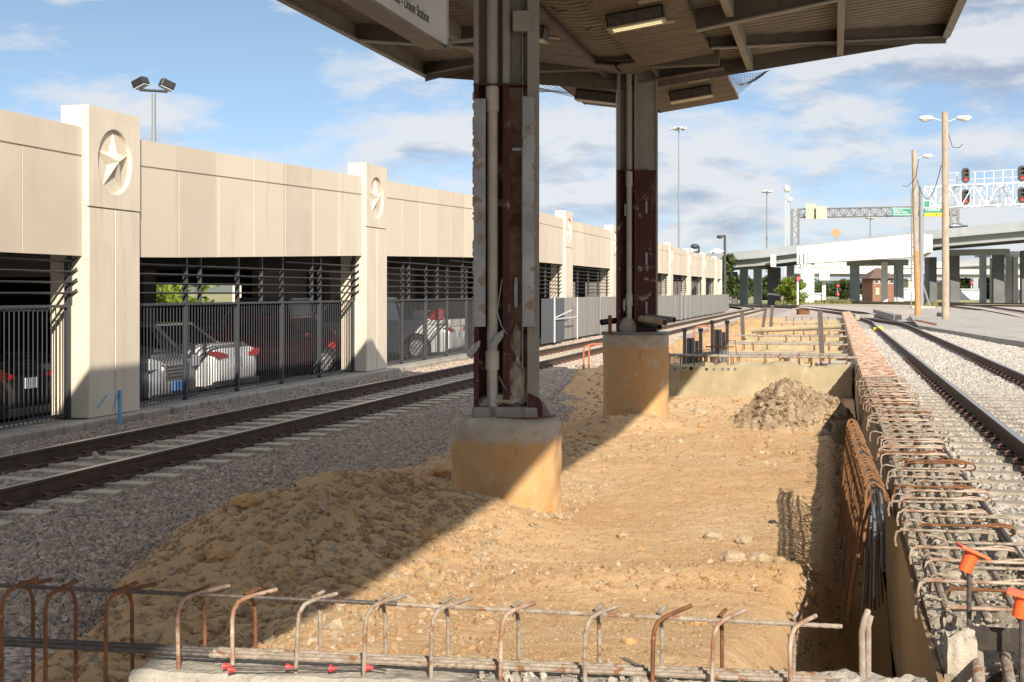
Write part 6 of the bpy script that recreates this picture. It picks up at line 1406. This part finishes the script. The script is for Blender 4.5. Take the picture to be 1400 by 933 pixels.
for tp, s_ in ((t2, 1), (t1, -1)): mb.tube([tp+Vector((.2*s_,0,-1.3)), tp+Vector((.4*s_,0,-2.0)), tp+Vector((.75*s_,0,-2.05)), tp+Vector((.95*s_,0,-1.85))], .02, 5) if s_ > 0 else None
tag(mb.build('cable_end', mt['black'], None), 'loose black cable end curling off the taller wooden pole', 'cable')
mb = MB(); tp = t1; mb.tube([tp+Vector((.3,0,-.5)), tp+Vector((.1,-.2,-1.8)), tp+Vector((-.4,-.2,-2.35)), tp+Vector((-.75,-.2,-2.3))], .02, 5); tag(mb.build('cable_end', mt['black'], None), 'loose black cable end curling off the shorter wooden pole', 'cable')
# small white sign on a post
b = at(1246, 423.5, Z=.1); t = thing('small_sign', 'small white lettered sign on a thin post left of the shorter wooden pole', 'sign', tuple(b)); tp = at(1246, 393, Y=b.y)
MB().tube([b, tp], .06, 8).build('sign_post', mt['steelgrey'], t); o, MM, L, zt, zb_ = board(t, 1240.5, 1250.5, 394, 399.5, (b-Vector((0,0,0))).dot(Vector((-sp,cp,0)))-.2, mt['signwhite'], 'sign_plate', .03)
mb = MB(); mb.box(.12, L-.12, -.012, -.002, (zt+zb_)/2-.02, (zt+zb_)/2+.08, MM); mb.build('lettering_band', mt['steelgrey'], t)
# lamps, masts and towers
def hmast(px_, yt, yb, d, label, w=5):
    b = at(px_, yb, d=d); tp = at(px_, yt, d=d); t = thing('high_mast_light', label, 'high mast light', tuple(b), 'tall highway light masts')
    MB().tube([b-Vector((0,0,8)), tp], [.20*d/300+.05, .10*d/300+.03], 8).build('mast', mt['steelgrey'], t)
    mb = MB(); r = w*d/F; mb.lathe([(r*.9,-.08),(r*.95,0),(r*.9,.08),(r*.8,0)], n=16, M=Matrix.Translation(tp))
    for k in range(6): a = math.pi*k/3; mb.ball(tuple(tp+Vector((r*math.cos(a), r*math.sin(a), -.25))), .42*d/300, .42*d/300, .3*d/300, 8, 6)
    mb.build('lamp_ring', mt['lampgrey'], t)
hmast(928, 175, 345, 330, 'tallest thin highway light mast above the end of the garage', 9); hmast(1048.5, 261, 338, 420, 'highway light mast beside the lattice tower', 5.5); hmast(1190, 297, 332, 520, 'small distant light mast under the sign gantry', 4.5)
t = thing('lattice_tower', 'slim lattice radio tower with dishes behind the ramp', 'tower', tuple(at(1075,338,d=400))); b = at(1075,340,d=400); tp = at(1075,260,d=400); mb = MB()
for a in range(3): o_ = Vector((.75*math.cos(a*2.09), .75*math.sin(a*2.09), 0)); mb.beam(b+o_-Vector((0,0,8)), tp+o_*.7, .10, .10)
for k in range(20):
    for a in range(3): o1 = Vector((.75*math.cos(a*2.09), .75*math.sin(a*2.09), 0)); o2_ = Vector((.75*math.cos((a+1)*2.09), .75*math.sin((a+1)*2.09), 0)); mb.beam(b.lerp(tp, k/20)+o1*.9, b.lerp(tp, (k+1)/20)+o2_*.9, .06, .06)
mb.build('lattice', mt['lampgrey'], t)
mb = MB(); mb.ball(tuple(tp+Vector((.2,0,.3))), 1.0, 1.0, 1.1, 12, 8); mb.ball(tuple(b.lerp(tp,.83)+Vector((1.2,0,0))), .8, .5, .8, 10, 7); mb.build('dish', mt['lampgrey'], t, True)
t = thing('street_lamp', 'thin black street lamp standing where the garage ends', 'street lamp', tuple(at(991,411,d=150))); b = at(991,411,d=150); tp = at(991,322,d=150)
MB().tube([b-Vector((0,0,.5)), tp], .14, 8).build('lamp_post', mt['fence'], t); mb = MB(); l_ = at(984,324,d=150); mb.tube([tp, l_], .10, 6); mb.ball(tuple(l_), .38, .38, .22, 12, 7); mb.build('lamp_head', mt['fence'], t, True)
t = thing('street_lamp', 'lamp head just showing over the far garage roof', 'street lamp', tuple(at(955,345,d=150))); b = at(955.5,350,d=150); tp = at(955.5,337,d=150); MB().tube([b-Vector((0,0,3)), tp], .12, 8).build('lamp_post', mt['fence'], t); mb = MB(); l_ = at(950,337,d=150); mb.tube([tp, l_], .10, 6); mb.ball(tuple(l_), .5, .4, .3, 12, 7); mb.build('lamp_head', mt['fence'], t, True)
# signals on the ground
def mast_sig(px_, yb, yt, d, label, lamps, grp=None):
    b = at(px_, yb, d=d); tp = at(px_, yt, d=d); t = thing('mast_signal', label, 'signal', tuple(b), grp); MB().tube([b-Vector((0,0,.4)), tp], .16 if d < 260 else .12, 8).build('mast', mt['lampgrey' if lamps == 1 else 'steelgrey'], t)
    fwv = Vector((-sp, cp, 0)); rt = Vector((cp, sp, 0))
    for k in range(lamps):
        c = tp-Vector((0,0,k*1.9)); mb = MB(); mb.bev(c.x-.42,c.x+.42,c.y-.1,c.y+.25,c.z-.7,c.z+.7,.15); h = mb.build('signal_head', mt['black'], t)
        lm = MB(); cc = c-fwv*.55; lm.add([cc+rt*(.24*math.cos(a))+Vector((0,0,.24*math.sin(a)-.0)) for a in np.linspace(0, 2*math.pi, 16, endpoint=False)], [tuple(range(16))]); lm.build('lamp', mt['red_lamp'], h)
mast_sig(1090.5, 413, 381, 190, 'red signal on a pale mast in front of the bush', 1)
mast_sig(1145, 409, 391, 300, 'far mast signal with two red lights left of the brick building', 2)
mast_sig(1328, 408, 387, 300, 'far dark mast signal between the dark bridge columns', 1)
# buildings
def bldg(px0, px1, y0, yb, d, dep, mat, roof, label, name='building', hip=0):
    a = at(px0, yb, d=d); b = at(px1, yb, d=d); zt = at(px0, y0, d=d).z; t = thing(name, label, 'building', tuple((a+b)/2)); L = (b-a).length; MM = Matrix.Translation((a.x,a.y,0)) @ Matrix.Rotation(PSI, 4, 'Z')
    MB().box(0, L, 0, dep, -.5, zt, MM).build('wall', mat, t)
    if hip: mb = MB(); o_ = .8; mb.add([MM @ Vector(v) for v in ((-o_,-o_,zt),(L+o_,-o_,zt),(L+o_,dep+o_,zt),(-o_,dep+o_,zt),(L*.42,dep/2,zt+hip),(L*.58,dep/2,zt+hip))], [(0,1,5,4),(1,2,5),(2,3,4,5),(3,0,4),(3,2,1,0)]); mb.build('roof', roof, t)
    else: MB().box(-.3, L+.3, -.3, dep+.3, zt, zt+.4, MM).build('roof', roof, t)
    return t, MM, L, zt
t, MM, L, zt = bldg(1193, 1222, 381, 409, 262, 8, mt['brick'], mt['roofbrown'], 'brown brick tower building with a hipped roof under the viaduct', hip=2.1)
for k in range(4): f = MB(); f.box(.35+k*1.0, 1.15+k*1.0, -.05, .02, zt-1.0, zt-.25, MM); w = f.build('window', mt['signwhite'], t); MB().box(.42+k*1.0, 1.08+k*1.0, -.07, -.04, zt-.92, zt-.32, MM).build('pane', mt['glass2'], w)
f = MB(); f.box(.6,1.3,-.05,.02,1.3,2.7,MM); f.build('door', mt['yellowish'], t)
for a in ((1112,1122,403,409,300,6,'signwhite','small white shed left under the viaduct'),(1176,1192,405,409,330,8,'signwhite','low white wall roofed shed left of the brick building'),(1236,1252,396,407,300,9,'signwhite','pale industrial block behind the small sign'),(1242,1250,383,400,340,8,'yellowish','tall pale silo building right of the brick building'),(1313,1340,397,406,330,9,'signwhite','long white shed between the dark columns'),(1283,1290,388,407,330,6,'yellowish','pale plant structure left of the dark columns'),(1340,1357,399,405,380,9,'brconc','grey green shed behind the right hand columns'),(1128,1150,391,398,620,12,'conc_light','long tan building on the far hillside')):
    bldg(*a[:6], mt[a[6]], mt['brconc'], a[7])
# vehicles on the ramp
def far_car(px_, py_, d, mat, label, s=1):
    c = at(px_, py_, d=d); t = thing('far_car', label, 'car', tuple(c)); MM = Matrix.Translation(c) @ Matrix.Rotation(PSI, 4, 'Z')
    mb = MB(); mb.bev(-2.3*s, 2.3*s, -.9*s, .9*s, .3*s, 1.0*s, .2*s, MM); mb.build('body', mat, t, True)
    mb = MB(); mb.add([MM @ Vector((x*s, y*s, z*s)) for x, y, z in ((-1.6,-.85,.95),(1.2,-.85,.95),(1.2,.85,.95),(-1.6,.85,.95),(-1.1,-.7,1.5),(.6,-.7,1.5),(.6,.7,1.5),(-1.1,.7,1.5))], [(0,1,5,4),(1,2,6,5),(2,3,7,6),(3,0,4,7),(4,5,6,7)]); mb.build('cabin', mt['glass2'], t)
    for x in (-1.4, 1.4): mb = MB(); mb.lathe([(.33*s,-.1),(.33*s,.1)], n=14, M=MM @ Matrix.Translation((x*s,-.85*s,.33*s)) @ Matrix.Rotation(R(90),4,'X')); mb.build('wheel', mt['tyre'], t)
far_car(980.5, 348.0, 239, paint('white far paint', (.7,.7,.7)), 'white car driving on the ramp above the garage end', .62)
far_car(1310, 313.5, 214, paint('dark blue far paint', (.03,.045,.08)), 'dark blue car on the ramp behind the taller wooden pole', .62)
far_car(943.5, 347.5, 243, paint('dark far paint', (.04,.05,.06)), 'dark car just showing over the far garage roof', .62)
t = thing('warning_sign', 'orange diamond warning sign seen from behind above the ramp', 'road sign', tuple(at(1143,331,d=212))); c = at(1143, 318.5, d=226); u_ = Vector((cp, sp, 0)); h_ = .95; mb = MB()
vs = [c-u_*h_, c-Vector((0,0,h_)), c+u_*h_, c+Vector((0,0,h_))]; vs += [v+Vector((-sp,cp,0))*.06 for v in vs]; mb.add(vs, [(0,1,2,3),(7,6,5,4),(0,4,5,1),(1,5,6,2),(2,6,7,3),(3,7,4,0)]); mb.build('sign_plate', flat('faded orange', (.42,.19,.09), .5), t)
MB().tube([at(1143,322,d=226.2), at(1143,333,d=226.2)], .07, 6).build('sign_post', mt['steelgrey'], t)
# ================= plants =================
def leaf_mat(name, a, b):
    n = NT(name); g = n.N.new('ShaderNodeNewGeometry'); c = n.mix(n.ramp(g.outputs['Random Per Island'], .2, .8), a, b); n.color(c)
    n.b.inputs['Subsurface Weight'].default_value = 0; m = n.fin(.6, 0, .3)
    tr = n.N.new('ShaderNodeBsdfTranslucent'); n.L.new(c, tr.inputs[0]); mx = n.N.new('ShaderNodeMixShader'); mx.inputs[0].default_value = .3; out = n.N['Material Output']; n.L.new(n.b.outputs[0], mx.inputs[1]); n.L.new(tr.outputs[0], mx.inputs[2]); n.L.new(mx.outputs[0], out.inputs[0]); return m
lf1 = leaf_mat('bright green leaves', (.10,.16,.018), (.20,.24,.03)); lf2 = leaf_mat('olive leaves', (.035,.06,.016), (.075,.10,.026)); lf3 = leaf_mat('dry grass blades', (.32,.27,.12), (.16,.18,.05))
def leaves(mb_v, mb_f, c, r, n, s, rs):
    P_ = rs.normal(size=(n, 3)); P_ /= np.linalg.norm(P_, axis=1)[:,None]; P_ = P_*(rs.rand(n,1)**.45)*np.array(r)+np.array(c)
    A = rs.normal(size=(n, 3)); A /= np.linalg.norm(A, axis=1)[:,None]; B = np.cross(A, rs.normal(size=(n,3))); B /= np.linalg.norm(B, axis=1)[:,None]
    sz = s*(.6+.8*rs.rand(n,1)); b = len(mb_v)
    Q = np.stack([P_-A*sz, P_+B*sz*.5, P_+A*sz, P_-B*sz*.5], 1).reshape(-1, 3); mb_v.extend(Q.tolist()); mb_f.extend([(b+4*i, b+4*i+1, b+4*i+2, b+4*i+3) for i in range(n)])
def tree(name, base, h, w, label, mat, n=2500, s=.3, seed=1, trunk=.25, grp=None, clumps=16, cat='tree'):
    rs = np.random.RandomState(seed); t = thing(name, label, cat, tuple(base), grp); b = Vector(base); mb = MB(); mb.tube([b-Vector((0,0,.5)), b+Vector((.1,0,h*.4)), b+Vector((0,.1,h*.8))], [.05*h*.5, .03*h*.5, .01*h], 8)
    cs = []
    for k in range(clumps):
        a = rs.rand()*6.28; rr = w*.36*rs.rand()**.5; z = h*(trunk+(1-trunk)*rs.rand()**.8*.85); f = 1-.55*abs((z/h-.45)); cs.append((b.x+rr*math.cos(a)*f, b.y+rr*math.sin(a)*f, b.z+z))
        mb.tube([b+Vector((0,0,h*.3)), Vector(cs[-1])], [.02*h*.5, .006*h], 5)
    mb.build('trunk', mt['wood'], t); vs = []; fs = []
    for c in cs: leaves(vs, fs, c, (w*.22, w*.22, h*.17), n//clumps, s, rs)
    me = bpy.data.meshes.new('crown'); me.from_pydata((np.array(vs)-np.array(b)).tolist(), [], fs); me.materials.append(mat); o = bpy.data.objects.new('crown', me); C.objects.link(o); o.parent = t; return t
tree('bush_tree', at(1083,415,d=195), 4.1, 4.8, 'bright green bushy tree beside the white portal leg', lf1, 5200, .17, 5, .06, None, 26)
for k, (px_, w_, h_, d_, l) in enumerate(((1160,3.6,5,300,'green bushes left of the grey column under the viaduct'),(1150,8,4.4,320,'wide green hedge clump behind the far mast signal'),(1183,8,5.0,335,'green tree clump left of the brick building'),(1313,9,6,350,'dark green tree behind the long white shed'),(1335,9,6.5,355,'dark green tree right of the white shed'),(1350,6,5,350,'olive tree beside the right hand white columns'),(1020,4,6,300,'olive bush between the left ramp columns'),(1046,4,5.5,300,'olive bush by the dark ramp column'),(992,4,8,230,'green shrub right of the garage end'))):
    tree('far_tree', at(px_, 410.5, d=d_), h_, w_*1.3, l, lf2, 1500, .45, 20+k, .02, 'trees under the viaducts', 14)
for k, (x, y, l) in enumerate(((-38,66,'green shrub seen through the garage opening, left one'),(-39,71,'green shrub seen through the garage opening, middle one'),(-40,77,'green shrub seen through the garage opening, right one'))):
    tree('shrub', (x, y, -.4), 3.4, 5.0, l, lf1, 1400, .25, 50+k, .02, 'shrubs behind the garage', 14, 'shrub')
bldg(318, 372, 386, 412, 96, 6, mt['beige'], mt['brconc'], 'pale building seen through the garage opening')
# weeds
rs = np.random.RandomState(9); vs = []; fs = []
for k in range(2600):
    px_ = rs.uniform(1060, 1165) if k < 2000 else rs.uniform(1266, 1282); p = at(px_, rs.uniform(411.5, 417) if k < 2000 else rs.uniform(417,421), Z=0.03); p.z = .02; a = rs.rand()*6.28; h_ = rs.uniform(.15, .6); w_ = .05; u_ = Vector((math.cos(a), math.sin(a), 0))
    b = len(vs); vs += [tuple(p-u_*w_), tuple(p+u_*w_), tuple(p+Vector((rs.uniform(-.15,.15), rs.uniform(-.15,.15), h_)))]; fs.append((b,b+1,b+2))
me = bpy.data.meshes.new('weeds'); me.from_pydata(vs, [], fs); me.materials.append(lf3); o = bpy.data.objects.new('weeds', me); C.objects.link(o); tag(o, 'dry grass and weeds along the far track below the bush', 'grass', kind='stuff')
# distant woods and hills
def ridge(name, d, z_lo, amp, mat, seed, x0=-500, x1=2400, n=400):
    vs = []; fs = []
    for k in range(n+1):
        px_ = x0+(x1-x0)*k/n; b = at(px_, 400, d=d); h = z_lo+amp*float(fbm(np.array([k*.045+seed]), np.array([seed*1.0]), 5)[0]); f = Vector((b.x, b.y, 0)).normalized()
        vs += [(b.x-f.x*d*.12, b.y-f.y*d*.12, -3), (b.x, b.y, max(1, h)), (b.x+f.x*d*.25, b.y+f.y*d*.25, -3)]
    for k in range(n): fs += [(3*k, 3*k+3, 3*k+4, 3*k+1), (3*k+1, 3*k+4, 3*k+5, 3*k+2)]
    me = bpy.data.meshes.new(name); me.from_pydata(vs, [], fs); me.materials.append(mat); me.polygons.foreach_set('use_smooth', [True]*len(me.polygons)); o = bpy.data.objects.new(name, me); C.objects.link(o); return tag(o, kind='structure')
ridge('hills', 2600, 22, 16, M('far wooded hills', (.075,.10,.115), (.10,.125,.135), .004, 1, 0, 0), 3)
ridge('hills', 1500, 9, 6, M('mid hills', (.10,.12,.09), (.15,.15,.10), .01, 1, 0, 0), 8)
rs = np.random.RandomState(19); vs = []; fs = []
for k in range(420):
    px_ = rs.uniform(950, 1500); d_ = rs.uniform(520, 820); b = at(px_, 400, d=d_); h_ = rs.uniform(3, 7.5); leaves(vs, fs, (b.x, b.y, h_*.5), (h_*.8, h_*.8, h_*.5), 90, .9, rs)
me = bpy.data.meshes.new('distant_woods'); me.from_pydata(vs, [], fs); me.materials.append(lf2); o = bpy.data.objects.new('distant_woods', me); C.objects.link(o); tag(o, 'dark belt of woods on the horizon seen under the viaducts', 'woods', kind='stuff')
bpy.context.view_layer.update()
